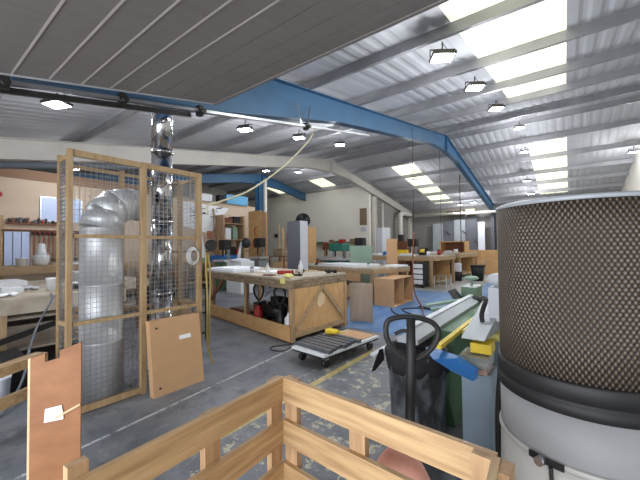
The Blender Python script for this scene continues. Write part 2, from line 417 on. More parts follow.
# portal frames
def ibeam(mb, p0, p1, dep0, dep1, fw, tf=0.015, tw=0.012):
    """I-section lying in a plane of constant X; depth hangs below the line p0-p1"""
    p0 = V(*p0); p1 = V(*p1)
    x = p0.x
    mb.prism([(x - tw, p0.y, p0.z), (x - tw, p1.y, p1.z), (x - tw, p1.y, p1.z - dep1), (x - tw, p0.y, p0.z - dep0)], (2 * tw, 0, 0))
    for a, b in (((p0.y, p0.z), (p1.y, p1.z)), ((p0.y, p0.z - dep0 + tf), (p1.y, p1.z - dep1 + tf))):
        mb.prism([(x - fw / 2, a[0], a[1]), (x - fw / 2, b[0], b[1]), (x - fw / 2, b[0], b[1] - tf), (x - fw / 2, a[0], a[1] - tf)], (fw, 0, 0))
def frame(x, m, label, yfar, ynear=YN + 0.1, farcol='steel_white', haunch=False):
    t = thing('portal_frame', label, 'steel frame', (x, RY, 0))
    zt = lambda y: zr(y) - 0.205
    for sgn, yend in ((-1, ynear), (1, yfar)):
        b = MB(); ys = [RY, RY + sgn * 1.6, yend]; dp = [0.62, 0.45, 0.45]
        if haunch and sgn < 0: ys = [RY, RY - 1.6, 5.6, 2.6, yend]; dp = [.62, .45, .47, .72, .8]
        for a, c, da, dc in zip(ys[:-1], ys[1:], dp[:-1], dp[1:]): ibeam(b, (x, a, zt(a)), (x, c, zt(c)), da, dc, 0.2)
        b.build('rafter', m, t)
        if sgn > 0 and farcol is None: continue
        b = MB(); yc = yend - sgn * 0.2; h = zt(yc) - 0.5
        b.box((x - .1, yc - .2, 0), (x + .1, yc - .185, h)); b.box((x - .1, yc + .185, 0), (x + .1, yc + .2, h)); b.box((x - .006, yc - .19, 0), (x + .006, yc + .19, h))
        b.build('column', m if sgn < 0 else farcol, t)
    b = MB(); b.box((x - .1, RY - .012, zt(RY) - .66), (x + .1, RY + .012, zt(RY) - 0.01)); b.build('ridge_plate', m, t)
    return t
frame(-3.77, 'steel_blue', 'nearest blue painted steel roof frame with its peak right of centre', YF - 0.05, farcol='grey_board', haunch=True)
frame(WX + 0.12, 'steel_white', 'pale grey steel roof frame between the two blue ones', YF - 0.05)
frame(-14.2, 'steel_blue', 'farthest blue painted steel roof frame above the plywood lined wall', 17.2, farcol=None)
# column standing where the white wall steps back, and service posts
b = MB(); b.box((-9.35, 17.55, 0), (-9.15, 17.57, zr(17.6) - .75)); b.box((-9.35, 17.85, 0), (-9.15, 17.87, zr(17.6) - .75)); b.box((-9.26, 17.56, 0), (-9.24, 17.86, zr(17.6) - .75))
solo(b, 'steel_column', 'steel_white', 'white steel column at the corner where the white wall steps back', 'column')
solo(MB().cyl((-9.1, 18.5, 0), (-9.1, 18.5, 4.3), 0.06, n=10), 'wall_pipe', 'steel_white', 'thin white pipe beside the steel column on the grey block wall', 'pipe')
b = MB(); b.box((-13.52, 12.1, 0), (-13.49, 12.4, 5.25)); b.box((-13.22, 12.1, 0), (-13.19, 12.4, 5.25)); b.box((-13.49, 12.24, 0), (-13.22, 12.26, 5.25))
solo(b, 'steel_post', 'steel_blue', 'blue steel post rising behind the tall plywood board', 'column')
solo(MB().cyl((-13.0, 12.35, 0), (-13.0, 12.35, 5.3), 0.09, n=12), 'downpipe', 'steel_white', 'white downpipe running up beside the blue steel post', 'pipe')

# ------------------------------------------------------------------ overhead door
def door_z(y): return 2.83 + 0.222 * y
t = thing('overhead_door', 'grey sectional overhead door rolled up flat above the camera', 'door', (-0.9, 0, 2.9))
y1 = 2.46; pitch = 0.235; k = 0
while y1 - pitch > -1.6:
    y0 = y1 - pitch + 0.008
    b = MB(); b.prism([(-3.5, y0, door_z(y0)), (-3.5, y1, door_z(y1)), (-3.5, y1, door_z(y1) + 0.04), (-3.5, y0, door_z(y0) + 0.04)], (5.3, 0, 0))
    pn = b.build('door_panel', 'door_skin', t)
    if 4 <= k <= 8:
        b = MB(); b.bar((-3.48, y1 + .004, door_z(y1) + .004), (1.78, y1 + .004, door_z(y1) + .004), 0.014, 0.014); b.build('joint_strip', 'door_joint', pn)
    y1 -= pitch; k += 1
b = MB(); b.prism([(-3.52, -1.6, door_z(-1.6) - .01), (-3.52, 2.46, door_z(2.46) - .01), (-3.52, 2.46, door_z(2.46) + .05), (-3.52, -1.6, door_z(-1.6) + .05)], (0.02, 0, 0)); b.build('end_cap', 'galv_dull', t)
b = MB(); b.prism([(-3.5, 2.455, door_z(2.455) - .012), (-3.5, 2.5, door_z(2.5) - .012), (-3.5, 2.5, door_z(2.5) + .05), (-3.5, 2.455, door_z(2.455) + .05)], (5.3, 0, 0)); b.build('top_seal', 'door_skin', t)
t = thing('door_track', 'long pale steel door track sloping up past the blue frame', 'rail', (-3.56, 2, 2.7))
def trk(y): return 2.79 + 0.198 * y
MB().bar((-3.56, -2.5, trk(-2.5)), (-3.56, 6.6, trk(6.6)), 0.05, 0.035).build('rail', 'galv', t)
MB().bar((-3.60, -2.5, trk(-2.5) - .05), (-3.60, 2.2, trk(2.2) - .05), 0.03, 0.05).build('angle_bar', 'dark_metal', t)
for y in (0.55, 1.42, 2.3, 4.35):
    b = MB(); b.box((-3.60, y - .03, trk(y) - .06), (-3.52, y + .03, trk(y) + .06)); b.cyl((-3.53, y, trk(y) - .02), (-3.46, y, trk(y) - .02), 0.03, n=12)
    b.build('bracket', 'dark_metal', t)
b = MB(); b.bar((-3.58, 4.3, trk(4.3)), (-3.66, 4.2, 4.05), 0.02, 0.02); b.bar((-3.58, 4.4, trk(4.4)), (-3.66, 4.6, 4.1), 0.02, 0.02); b.build('hanger', 'galv', t)

# ------------------------------------------------------------------ high bay lamps
lamp_light = bpy.data.lights.new('lamp_glow', 'POINT'); lamp_light.shadow_soft_size = 0.12; lamp_light.energy = LAMP_WATTS; lamp_light.color = (0.97, 0.98, 1.0)
def make_lamp(label):
    t = thing('flood_lamp', label, 'ceiling light', (0, 0, 0), 0)
    b = MB(); b.box((-.19, -.14, 0), (.19, .14, .05), bev=.012)
    for i in range(7): b.box((-.16, -.11 + i * .035, .05), (.16, -.105 + i * .035, .085))
    b.build('housing', 'dark_metal', t)
    MB().box((-.165, -.115, -.008), (.165, .115, .002)).build('lens', 'lens', t)
    b = MB(); b.bar((-.205, 0, .02), (-.205, 0, .14), .01, .03); b.bar((.205, 0, .02), (.205, 0, .14), .01, .03); b.bar((-.21, 0, .14), (.21, 0, .14), .03, .01); b.bar((0, 0, .14), (0, 0, .27), .02, .02)
    b.build('bracket', 'dark_metal', t)
    MB().tube(catmull([(.1, .05, .08), (.17, .09, .13), (.08, .05, .2), (0, 0, .26)]), .006, 6).build('cable', 'black', t)
    lo = bpy.data.objects.new('lamp_glow', lamp_light); C.objects.link(lo); lo.parent = t; lo.location = (0, 0, -0.16)
    return t
LL = [(-1.31, 4.57, 'nearest ceiling lamp of the right row, the largest glare, left of the big skylight'),
      (-1.3, 6.51, 'second ceiling lamp of the right row, beside the lower half of the big skylight'),
      (-1.31, 8.87, 'third ceiling lamp of the right row, at the far end of the big skylight'),
      (-1.24, 13.07, 'ceiling lamp of the right row just beyond the roof ridge'),
      (-1.27, 15.23, 'ceiling lamp at the near corner of the far slope skylight'),
      (-1.51, 18.67, 'ceiling lamp halfway down the left edge of the far slope skylight'),
      (-1.51, 20.81, 'last ceiling lamp at the lower end of the far slope skylight'),
      (-5.67, 1.42, 'black floodlight above the wire cage at far left, its side seen'),
      (-5.6, 4.73, 'ceiling lamp above and left of the hose, between flue and blue beam'),
      (-5.63, 6.58, 'middle lamp of the three under the near blue beam'),
      (-5.76, 8.74, 'right lamp of the three under the near blue beam'),
      (-11.16, 10.65, 'small lamp beside the blue post top'),
      (-11.37, 13.18, 'small lamp just above the white wall left of its skylight'),
      (-6.33, 16.71, 'small lamp on the right edge of the middle skylight strip'),
      (-5.36, 21.75, 'small far lamp under the lower end of the middle skylight strip'),
      (-4.5, 21.5, 'farthest small lamp close to the back wall'),
      (-11.3, 3.3, 'small lamp seen through the top of the wire cage'),
      (2.05, 16.8, 'lamp at the right gable wall above the filter drum')]
l0 = make_lamp(LL[0][2])
for i, (x, y, lb) in enumerate(LL):
    o = l0 if i == 0 else copy_tree(l0)
    zz = zr(y) - 0.50
    place(o, (x, y, zz), 0.6 if i < 7 else 0.4, lb, None); o.scale = (.82, .82, .82)
    

# ------------------------------------------------------------------ wire cage round the duct
CX0, CX1 = -3.72, -4.16       # front / rear plane
CY = [1.03, 1.70, 2.38]; CH = 2.51
t = thing('wire_cage', 'timber framed wire mesh cage standing round the silver duct', 'cage', (-3.95, 1.7, 0))
for i, y in enumerate(CY):
    hw = .02 if i == 0 else .027
    MB().box((CX0 - .03, y - hw, 0), (CX0 + .03, y + hw, CH)).build('post', 'cage_wood', t)
for x, y in ((-4.0, 1.03), (CX1, 1.66), (CX1, 2.38)): (MB().box((x - .022, y - .022, 0), (x + .022, y + .022, CH - .03)) if x < -4.1 else MB().box((x - .01, y - .02, 0), (x + .01, y + .02, CH - .01))).build('post', 'cage_wood', t)
for h, hh in ((CH - .03, .06), (1.69, .035), (.86, .035), (.04, .06)):
    for a, c in ((CY[0], CY[1]), (CY[1], CY[2])):
        if h < .1 and a > 1.5: continue
        MB().box((CX0 - .02, a + .028, h - hh / 2), (CX0 + .02, c - .028, h + hh / 2)).build('rail', 'cage_wood', t)
for h in (CH - .07, .86): MB().box((CX1 - .015, CY[0] + .15, h - .02), (CX1 + .015, CY[2] - .03, h + .02)).build('rail', 'cage_wood', t)
for y in (CY[0], CY[2]):
    for h in (CH - .07, .86): MB().box(((CX1 if y > 2 else -4.0) + .016, y - .015, h - .02), (CX0 - .031, y + .015, h + .02)).build('rail', 'cage_wood', t)
def wire(p, u, v, nu, nv, r=.0016):
    b = MB(); p = V(*p); u = V(*u); v = V(*v)
    for i in range(nu + 1): b.bar(p + u * i / nu, p + u * i / nu + v, 2 * r, 2 * r)
    for j in range(nv + 1): b.bar(p + v * j / nv, p + v * j / nv + u, 2 * r, 2 * r)
    return b
wire((CX0, 1.06, .09), (0, .59, 0), (0, 0, 2.35), 12, 47).build('wire_mesh', 'galv', t)
wire((CX0, 1.73, .09), (0, .59, 0), (0, 0, 2.35), 12, 47).build('wire_mesh', 'galv', t)
wire((CX0 - .03, CY[0], .09), (-.24, 0, 0), (0, 0, 2.38), 5, 60, .003).build('wire_mesh', 'galv', t)
wire((CX0 - .04, CY[2], .09), (CX1 - CX0 + .07, 0, 0), (0, 0, 2.35), 9, 47).build('wire_mesh', 'galv', t)
wire((CX1, 1.15, .09), (0, 1.22, 0), (0, 0, 2.35), 25, 47).build('wire_mesh', 'galv', t)
# duct
DX, DY = -3.965, 1.385
t = thing('air_duct', 'thick silver spiral duct with a segmented elbow inside the cage', 'duct', (DX, DY, 0))
b = MB(); prof = []
z = 0.02
while z < 1.70: prof += [(.195, z), (.195, z + .57), (.198, z + .575), (.198, z + .585), (.195, z + .59)]; z += .59
b.lathe((DX, DY, 0), prof, 40); b.build('straight_pipe', 'galv_dull', t)
ang = [0, 30, 60, 90]; R = .27; cy = DY + R; cz = 1.80
pts = [V(DX, cy - R * math.cos(math.radians(a)), cz + R * math.sin(math.radians(a))) for a in ang] + [V(DX, cy + .08, cz + R)]
for q, (a, c) in enumerate(zip(pts[:-1], pts[1:])):
    d = (c - a).normalized() * .025
    MB().tube([a - d, c + d], [.199 - .007 * q, .199 - .007 * (q + 1)], 36).build('elbow_segment', 'galv_dull', t)
MB().tube([pts[-1], pts[-1] + V(0, .03, 0)], .18, 36).build('end_collar', 'dark_metal', t)
# flue
t = thing('flue_pipe', 'shiny steel flue running from the cage up to the roof', 'pipe', (-4.14, 2.13, 0))
for z0, z1 in ((0.02, 1.0), (1.0, 1.9), (1.9, 2.8), (2.8, 3.7), (3.7, 4.2)):
    MB().cyl((-4.14, 2.13, z0), (-4.14, 2.13, z1 - .004), .125, n=32).build('pipe_section', 'chrome', t)
for z in (1.0, 1.9, 2.8, 3.7): MB().cyl((-4.14, 2.13, z - .02), (-4.14, 2.13, z + .02), .131, n=32).build('clamp_ring', 'chrome', t)
# hose across to the frame, hose reel, coiled cable
solo(MB().tube(catmull([(-3.66, 2.46, 2.0), (-3.66, 2.48, 2.11), (-3.68, 2.7, 2.19), (-3.72, 3.2, 2.40), (-3.76, 3.82, 2.79), (-3.78, 4.3, 3.17), (-3.78, 4.72, 3.57), (-3.78, 4.9, 3.85)]), .014, 8), 'air_hose', 'hose', 'cream hose strung from the cage corner up to the blue beam', 'hose')
b = MB(); b.cyl((-3.66, 2.5, 1.60), (-3.60, 2.5, 1.60), .07, n=20)
t = thing('cable_reel', 'small black cable reel on the right cage post', 'reel', (-3.66, 2.5, 1.5)); b.build('drum', 'black', t)
MB().box((-3.66, 2.46, 1.68), (-3.62, 2.52, 1.78)).build('mount', 'brown', t)
b = MB().tube(catmull([(-3.655, 2.44, 1.5), (-3.65, 2.44, 1.3), (-3.67, 2.47, .9), (-3.66, 2.46, .4), (-3.6, 2.5, .1)]), .012, 8)
b.tube(catmull([(-3.655, 2.47, 1.5), (-3.65, 2.50, 1.2), (-3.67, 2.5, .7), (-3.66, 2.49, .35)]), .010, 8)
solo(b, 'hanging_hose', 'hose_yellow', 'yellow hose hanging down the right cage post', 'hose')
b = MB()
for i in range(4): b.tube([(-3.685 + .01 * i, 2.28 + (.085 - .01 * i) * math.cos(a), 1.47 + (.105 - .01 * i) * math.sin(a)) for a in [2 * PI * k / 24 for k in range(24)]], .004, 6, closed=True)
solo(b, 'cable_coil', 'plastic_white', 'white cable coiled and hung on the cage mesh', 'cable')
# leaning MDF box panel
t = thing('mdf_panel', 'brown MDF boxed panel leaning on the front of the cage', 'panel', (-3.5, 1.98, 0))
def lean(mb, y0, y1, xb, xt, h, th, zb=0.0):
    mb.prism([(xb, y0, zb), (xb, y1, zb), (xt, y1, zb + h), (xt, y0, zb + h)], (-th, 0, 0)); return mb
lean(MB(), 1.70, 2.29, -3.47, -3.575, .78, .085).build('panel_box', 'mdf', t)
lean(MB(), 2.02, 2.16, -3.5375, -3.5435, .045, .003, .53).build('paper_tag', 'paper', t)
for y, z in ((1.77, .08), (1.77, .7)):
    x = -3.47 - .105 * z / .78; MB().cyl((x, y, z), (x + .004, y, z), .012, n=12).build('bolt_hole', 'dark_metal', t)

# ------------------------------------------------------------------ notched plywood board, front left
t = thing('plywood_board', 'reddish plywood board with a notch cut in its top, front left', 'board', (-2.5, .64, 0))
P0 = V(-2.568, .533, 0); P1 = V(-2.432, .745, 0); up = V(-.12, 0, 0)
nrm = V(-.017, .011, 0)
def pb(u, z): return P0 + (P1 - P0) * u - V(-.017, .011, 0) * (.08 / .02 - 3 * z * .3) * .3 + V(0, 0, z)
MB().prism([pb(0, .02), pb(1, .02), pb(1, .985), pb(.57, .945), pb(.57, .90), pb(.28, .885), pb(.28, .935), pb(0, .915)], nrm).build('panel', 'ply_dark', t)
MB().prism([pb(.28, .53) - nrm * .2, pb(.66, .535) - nrm * .2, pb(.66, .565) - nrm * .2, pb(.62, .62) - nrm * .2, pb(.30, .61) - nrm * .2], nrm * -.1).build('paper_label', 'paper', t)
MB().bar(pb(.5, .55) - nrm * .5, pb(1.0, .61) - nrm * .5, .006, .012).build('pale_splinter', 'ply_edge', t)
MB().bar(pb(-.012, .02) + nrm * .5, pb(-.012, .915) + nrm * .5, .02, .01).build('pale_edge', 'ply_edge', t)

# ------------------------------------------------------------------ pine crate, front
CA = V(-1.11, 1.16, 0); dL = V(math.cos(math.radians(-87)), math.sin(math.radians(-87)), 0); dR = V(math.cos(math.radians(-4)), math.sin(math.radians(-4)), 0)
LL_, LR_ = .86, .93
t = thing('pine_crate', 'open pine slatted crate across the bottom of the picture', 'crate', (-.65, .75, 0))
outL = V(-1, .05, 0).normalized(); outR = V(-.07, -1, 0).normalized() * -1
tops = [.935, .735, .535, .335]
for k, z in enumerate(tops):
    MB().bar(CA + V(0, 0, z - .055), CA + dL * LL_ + V(0, 0, z - .055), .022, .11).build('slat', 'crate_y', t)
    MB().bar(CA + dR * .012 + V(0, 0, z - .055), CA + dR * LR_ + V(0, 0, z - .055), .022, .11).build('slat', 'crate_x', t)
    MB().bar(CA + dR * LR_ + dL * .012 + V(0, 0, z - .055), CA + dR * LR_ + dL * .55 + V(0, 0, z - .055), .022, .11).build('slat', 'crate_y', t)
def cpost(p, w, d, rz, h=.93): 
    MB().box((p.x - w / 2, p.y - d / 2, .13), (p.x + w / 2, p.y + d / 2, h), rz=rz).build('post', 'crate_z', t)
cpost(CA + outL * .026 + dL * .035, .03, .075, math.radians(3))
cpost(CA + outR * .026 + dR * .04, .08, .03, math.radians(-4))
cpost(CA + outL * .026 + dL * .40, .03, .07, math.radians(3), .925)
cpost(CA + outR * .026 + dR * .42, .075, .03, math.radians(-4), .925)
cpost(CA + dR * (LR_ - .03) - outR * .026, .06, .03, math.radians(-4), .935)
cpost(CA + dR * (LR_ + .027) + dL * .04, .03, .07, math.radians(-4), .93)
cpost(CA + dL * (LL_ - .02) + outL * .026, .03, .05, math.radians(3), .97)
b = MB()
for i in range(7): b.bar(CA + dL * (.02 + i * .12) + dR * .01 + V(0, 0, .145), CA + dL * (.02 + i * .12) + dR * LR_ + V(0, 0, .145), .10, .02)
b.build('base_boards', 'crate_x', t)
for u in (.05, .45, .85):
    for v in (.06, .5): MB().box((CA.x + u - .04, CA.y - v - .04, 0), (CA.x + u + .04, CA.y - v + .04, .135)).build('foot', 'crate_z', t)

# ------------------------------------------------------------------ dust collector drum, right
t = thing('dust_collector', 'dark perforated filter drum on a grey base with a white bag, front right', 'dust collector', (.044, 1.90, 0))
dc = (.044, 1.90, 0); RD = .33
b = MB(); b.lathe(dc, [(RD, 1.02), (RD, 1.2), (RD, 1.4), (RD, 1.6), (RD, 1.725)], 96, uvs=True); b.build('filter_jacket', 'filter', t)
b = MB(); b.lathe(dc, [(RD + .003, 1.722), (RD + .005, 1.736), (RD - .008, 1.742), (.05, 1.745)], 64); b.build('top_lid', 'machine_grey', t)
b = MB(); b.lathe(dc, [(RD + .006, .90), (RD + .012, .905), (RD + .012, .945), (RD + .006, .95), (RD + .006, .96), (RD + .012, .965), (RD + .012, 1.02), (RD + .006, 1.03)], 64); b.build('rubber_band', 'black', t)
b = MB(); b.lathe(dc, [(RD, .70), (RD + .002, .72), (RD + .002, .90)], 64); b.build('metal_ring', 'drum_metal', t)
b = MB(); b.lathe(dc, [(RD + .006, .685), (RD + .011, .69), (RD + .011, .705), (RD + .006, .71)], 64); b.build('strap', 'bag', t)
b = MB(); b.lathe(dc, [(.26, .06), (.31, .10), (.33, .25), (.338, .45), (.334, .62), (RD + .004, .69)], 72, wob=lambda a, z: .03 * math.sin(9 * a + 5 * z) * max(0, (.69 - z)) * 1.6 + .012 * math.sin(23 * a + 9 * z) * max(0, .69 - z)); b.build('collection_bag', 'bag', t)
def cp(a, z, r): return V(dc[0] + r * math.cos(a), dc[1] + r * math.sin(a), z)
a0 = math.radians(-114)
bk = MB()
for i in range(8): bk.bar(cp(a0 - .16 + i * .045, .70, RD + .018), cp(a0 - .115 + i * .045, .70, RD + .018), .01, .024)
bk = bk.build('buckle', 'black', t)
b = MB(); b.cyl(cp(a0 - .01, .70, RD + .025), cp(a0 - .01, .70, RD + .05), .018, n=12); b.build('buckle_bolt', 'galv', bk)
b = MB(); b.tube(catmull([cp(a0 + .08, .69, RD + .025), cp(a0 + .1, .6, RD + .035), cp(a0 + .09, .5, RD + .04)]), .008, 6); b.build('strap_tail', 'black', t)
b = MB(); b.lathe(dc, [(.345, 0), (.345, .05), (.25, .06)], 40); b.build('base_plate', 'dark_metal', t)
b = MB(); b.tube(catmull([cp(math.radians(165), .95, RD + .02), cp(math.radians(163), .7, RD + .05), cp(math.radians(165), .4, RD + .05), cp(math.radians(166), .03, RD + .04)]), .016, 8); b.build('support_leg', 'black', t)

# ------------------------------------------------------------------ pallet truck handle
t = thing('pallet_truck', 'pallet truck with a black loop handle and faded red pump', 'pallet truck', (-.60, 1.42, 0))
hc = V(-.585, 1.46, 1.13)
rr = V(math.cos(YAW), math.sin(YAW), 0)
loop = [(-.115, .055), (-.10, .085), (-.05, .098), (0, .098), (.05, .090), (.10, .070), (.125, .035), (.118, -.01), (.085, -.055), (.045, -.085), (0, -.10), (-.045, -.085), (-.085, -.045), (-.112, .005)]
bw = V(-.05, .1, 0)
MB().tube([p for p in catmull([hc + rr * x + V(0, 0, z) for x, z in loop] + [hc + rr * loop[0][0] + V(0, 0, loop[0][1])], 4)][:-1], .0125, 12, closed=True).build('handle_loop', 'black', t)
MB().tube([hc + V(0, 0, .095), hc + V(0, -.005, -.1), hc + V(.0, -.03, -.35), hc + V(.01, -.06, -.62)], [.02, .022, .022, .024], 12).build('shaft', 'black', t)
MB().tube(catmull([hc + rr * -.075 + V(0, 0, .02), hc + rr * -.04 + V(0, 0, .035), hc + V(0, 0, .03)]), .009, 8).build('release_lever', 'dark_metal', t)
b = MB(); b.lathe((-.615, 1.385, 0), [(.13, .30), (.135, .42), (.12, .52), (.085, .60), (.045, .655), (.012, .67)], 24, wob=lambda a, z: .12 * math.sin(2 * a + 1)); b.build('pump_cover', 'salmon', t)
b = MB(); b.cyl((-.615, 1.385, .09), (-.615, 1.385, .30), .05); b.build('pump_cylinder', 'dark_metal', t)
for s in (-1, 1):
    b = MB(); b.box((-.615 + s * .17 - .075, .25, .075), (-.615 + s * .17 + .075, 1.36, .12)); b.build('fork', 'red', t)
b = MB(); b.box((-.86, 1.30, .05), (-.37, 1.36, .3)); b.build('chassis', 'salmon', t)
for s in (-1, 1): MB().cyl((-.615 + s * .05, 1.39, .09), (-.615 + s * .11, 1.39, .09), .088, n=24).build('wheel', 'black', t)

# ------------------------------------------------------------------ black waste bin
t = thing('waste_bin', 'large black waste bin with a dark liner behind the pallet truck handle', 'bin', (-.965, 2.52, 0))
b = MB(); b.lathe((-.965, 2.52, 0), [(.185, 0), (.195, .05), (.225, .70), (.235, .745), (.22, .75), (.205, .72), (.18, .10), (.02, .08)], 36, wob=lambda a, z: .02 * math.sin(7 * a + 4 * z)); b.build('bin_body', 'bin_black', t)
b = MB(); b.lathe((-.965, 2.52, 0), [(.222, .60), (.235, .66), (.242, .75), (.238, .762), (.205, .755), (.198, .70)], 36, wob=lambda a, z: .03 * math.sin(9 * a) + .02 * math.sin(17 * a + 9 * z)); b.build('liner_rim', 'black_soft', t)
b = MB(); b.prism([(-1.21, 2.36, .74), (-1.25, 2.32, .60), (-1.27, 2.34, .56), (-1.22, 2.40, .64)], (.01, .05, 0)); b.build('liner_flap', 'black_soft', t)

# ------------------------------------------------------------------ green planer, grey-blue saw
t = thing('planer_machine', 'long green woodworking machine with a pale steel bed', 'machine', (-1.05, 3.6, 0))
MB().box((-1.16, 2.78, .80), (-1.10, 5.1, .85)).build('fence_rail', 'white', t)
MB().box((-1.095, 2.45, .80), (-.93, 5.05, .835)).build('bed', 'machine_grey', t)
MB().box((-1.12, 2.8, .66), (-1.03, 4.9, .785)).build('bed_body', 'machine_grey', t)
b = MB(); b.prism([(-1.02, 2.95, 0), (-1.02, 5.0, 0), (-1.02, 5.0, .80), (-1.02, 3.0, .80), (-1.02, 2.75, .35)], (.22, 0, 0)); b.build('cabinet', 'green', t)
b = MB(); b.box((-1.28, 5.15, .25), (-1.06, 5.5, .95), bev=.01); b.build('head_box', 'green', t)
MB().box((-1.27, 5.16, .95), (-1.07, 5.49, .957)).build('head_plate', 'galv_dull', t)
b = MB(); b.cyl((-1.17, 5.32, .957), (-1.17, 5.32, 1.03), .02); b.ball((-1.17, 5.32, 1.07), .07, (1.5, 1.5, .5)); b.build('dust_hood', 'green_pale', t)
b = MB(); b.prism([(-1.42, 4.95, .90), (-1.34, 4.95, .93), (-1.18, 4.95, .70), (-1.26, 4.95, .68)], (0, .14, 0)); b.build('guard_plate', 'dark_metal', t)
b = MB(); b.bar((-1.62, 4.6, .72), (-1.2, 4.85, .80), .12, .03); b.bar((-1.6, 4.75, .64), (-1.2, 4.95, .72), .08, .03); b.build('side_table', 'green_pale', t)
b = MB(); b.tube([(-1.03, 4.85, .85), (-.85, 4.55, .86)], .035, 10); b.ball((-.83, 4.5, .86), .045); b.ball((-.95, 5.0, .80), .06); b.build('motor_knobs', 'black', t)
b = MB(); b.box((-1.23, 5.2, 0.03), (-1.1, 5.45, .25)); b.box((-1.28, 5.15, 0), (-1.06, 5.5, .03)); b.build('pedestal', 'green', t)
t = thing('panel_saw', 'grey and blue saw bench with a yellow edged fence beside the drum', 'machine', (-.55, 3.3, 0))
b = MB(); b.box((-.76, 2.35, .83), (-.725, 4.9, .86)); b.build('yellow_strip', 'yellow', t)
MB().box((-.72, 2.9, .80), (-.45, 4.9, .855)).build('table', 'yellow_pale', t)
b = MB(); b.prism([(-.66, 2.62, .86), (-.62, 3.2, .84), (-.62, 3.2, 1.06), (-.62, 2.95, 1.0)], (.16, 0, 0)); b.build('pointed_housing', 'machine_grey', t)
b = MB(); b.box((-.52, 2.9, .95), (-.36, 3.2, 1.22), bev=.02); b.cyl((-.44, 3.05, 1.22), (-.44, 3.05, 1.28), .06, n=16); b.ball((-.46, 3.0, 1.28), .07, (1.2, 1, .7)); b.build('motor_head', 'grey_light', t)
MB().tube(catmull([(-.54, 2.92, 1.1), (-.56, 2.86, 1.0), (-.54, 2.84, .9)]), .018, 8).build('hose_stub', 'black', t)
b = MB(); b.box((-.66, 2.62, 0), (-.46, 2.86, .62)); b.build('leg_column', 'machine_blue_grey', t)
MB().box((-.60, 3.6, 0), (-.45, 4.7, .9)).build('cabinet', 'machine_blue_grey', t)
b = MB(); b.box((-.60, 2.64, .76), (-.46, 2.80, .83)); b.build('yellow_block', 'yellow', t)
b = MB(); b.box((-.66, 2.56, .67), (-.47, 2.80, .75)); b.build('clear_tray', 'clear', t)
b = MB(); b.box((-.65, 2.57, .63), (-.48, 2.79, .665)); b.build('sawdust', 'pink_dust', t)
b = MB(); b.box((-.62, 2.60, .615), (-.50, 2.76, .629)); b.build('tray_bracket', 'dark_metal', t)
b = MB(); b.prism([(-.86, 2.42, .80), (-.78, 2.34, .755), (-.66, 2.36, .69), (-.54, 2.42, .63), (-.54, 2.46, .69), (-.66, 2.44, .755)], (.02, .05, .006)); b.build('blue_sheet', 'blue', t)
solo(MB().box((-2.30, 4.2, 0), (-2.22, 4.9, .03)), 'aluminium_strip', 'white', 'white aluminium strip lying on the floor right of the dolly', 'strip')
solo(MB().box((-2.18, 4.30, 0), (-2.15, 4.95, .02)), 'aluminium_strip', 'galv', 'thinner bare metal strip lying just right of the white one', 'strip')

# ------------------------------------------------------------------ main workbench
def frame_pt(C0, ang):
    c, s_ = math.cos(ang), math.sin(ang)
    return lambda a, b_, z: V(C0[0] + a * c - b_ * s_, C0[1] + a * s_ + b_ * c, z)
A1 = math.radians(-11)
def W(a, b_, z): return V(-3.62 + a * math.cos(A1) - b_ * math.sin(math.radians(-3)), 3.97 + a * math.sin(A1) + b_ * math.cos(math.radians(-3)), z)       # a: minus goes left along the front, b goes back
BL, BD, BH = 3.3, 1.55, 1.05
def obox(mb, F, a0, a1, b0, b1, z0, z1): 
    mb.prism([F(a0, b0, z0), F(a1, b0, z0), F(a1, b1, z0), F(a0, b1, z0)], (0, 0, z1 - z0)); return mb
t = thing('workbench', 'big rough timber workbench in the middle with a boarded end', 'workbench', (-5.3, 5.2, 0))
obox(MB(), W, -BL, 0, 0, BD, BH - .03, BH).build('worktop', 'bench_top', t)
for a0, a1, b0, b1 in ((-BL + .02, -.0, .0, .04), (-.04, 0, .045, BD - .045), (-BL + .02, 0, BD - .04, BD), (-BL + .02, -BL + .06, .045, BD - .045)):
    obox(MB(), W, a0, a1, b0, b1, BH - .17, BH - .031).build('apron', 'bench_apron', t)
for a in (-.10, -1.60, -3.15):
    for b0 in (.045, BD - .13): obox(MB(), W, a - .0, a + .09, b0, b0 + .08, 0, BH - .031).build('leg', 'wood_z', t)
obox(MB(), W, -3.1, -.02, .0, .04, .02, .27).build('kick_board', 'ply', t)
obox(MB(), W, -3.1, -.02, .05, BD - .05, .06, .10).build('lower_shelf', 'bench_apron', t)
MB().bar(W(-3.1, .02, .40), W(-2.45, .02, .87), .03, .08).build('diagonal_brace', 'brown', t)
obox(MB(), W, -.012, .006, .05, BD - .03, .08, BH - .175).build('end_panel', 'ply', t)
obox(MB(), W, .007, .03, .0, .08, .02, BH - .17).build('end_batten', 'wood_z', t)
obox(MB(), W, .007, .03, BD - .08, BD, .02, BH - .17).build('end_batten', 'wood_z', t)
obox(MB(), W, .007, .03, .09, BD - .09, .08, .17).build('end_batten', 'wood', t)
for b0, b1 in ((.12, .80), (BD - .12, .80)): MB().bar(W(.025, b0, .22), W(.025, b1, BH - .18), .022, .075, up=(0, .3, 1)).build('diagonal_brace', 'wood', t)
b = MB(); b.prism([W(.008, .66, .55), W(.008, .74, .48), W(.008, .86, .56), W(.008, .90, .66), W(.008, .85, .72), W(.008, .76, .76), W(.008, .68, .70)], (.003, 0, 0)); b.build('pale_patch', 'ply_edge', t)
def on1(a, b_, dz=0): return W(a, b_, BH + dz)
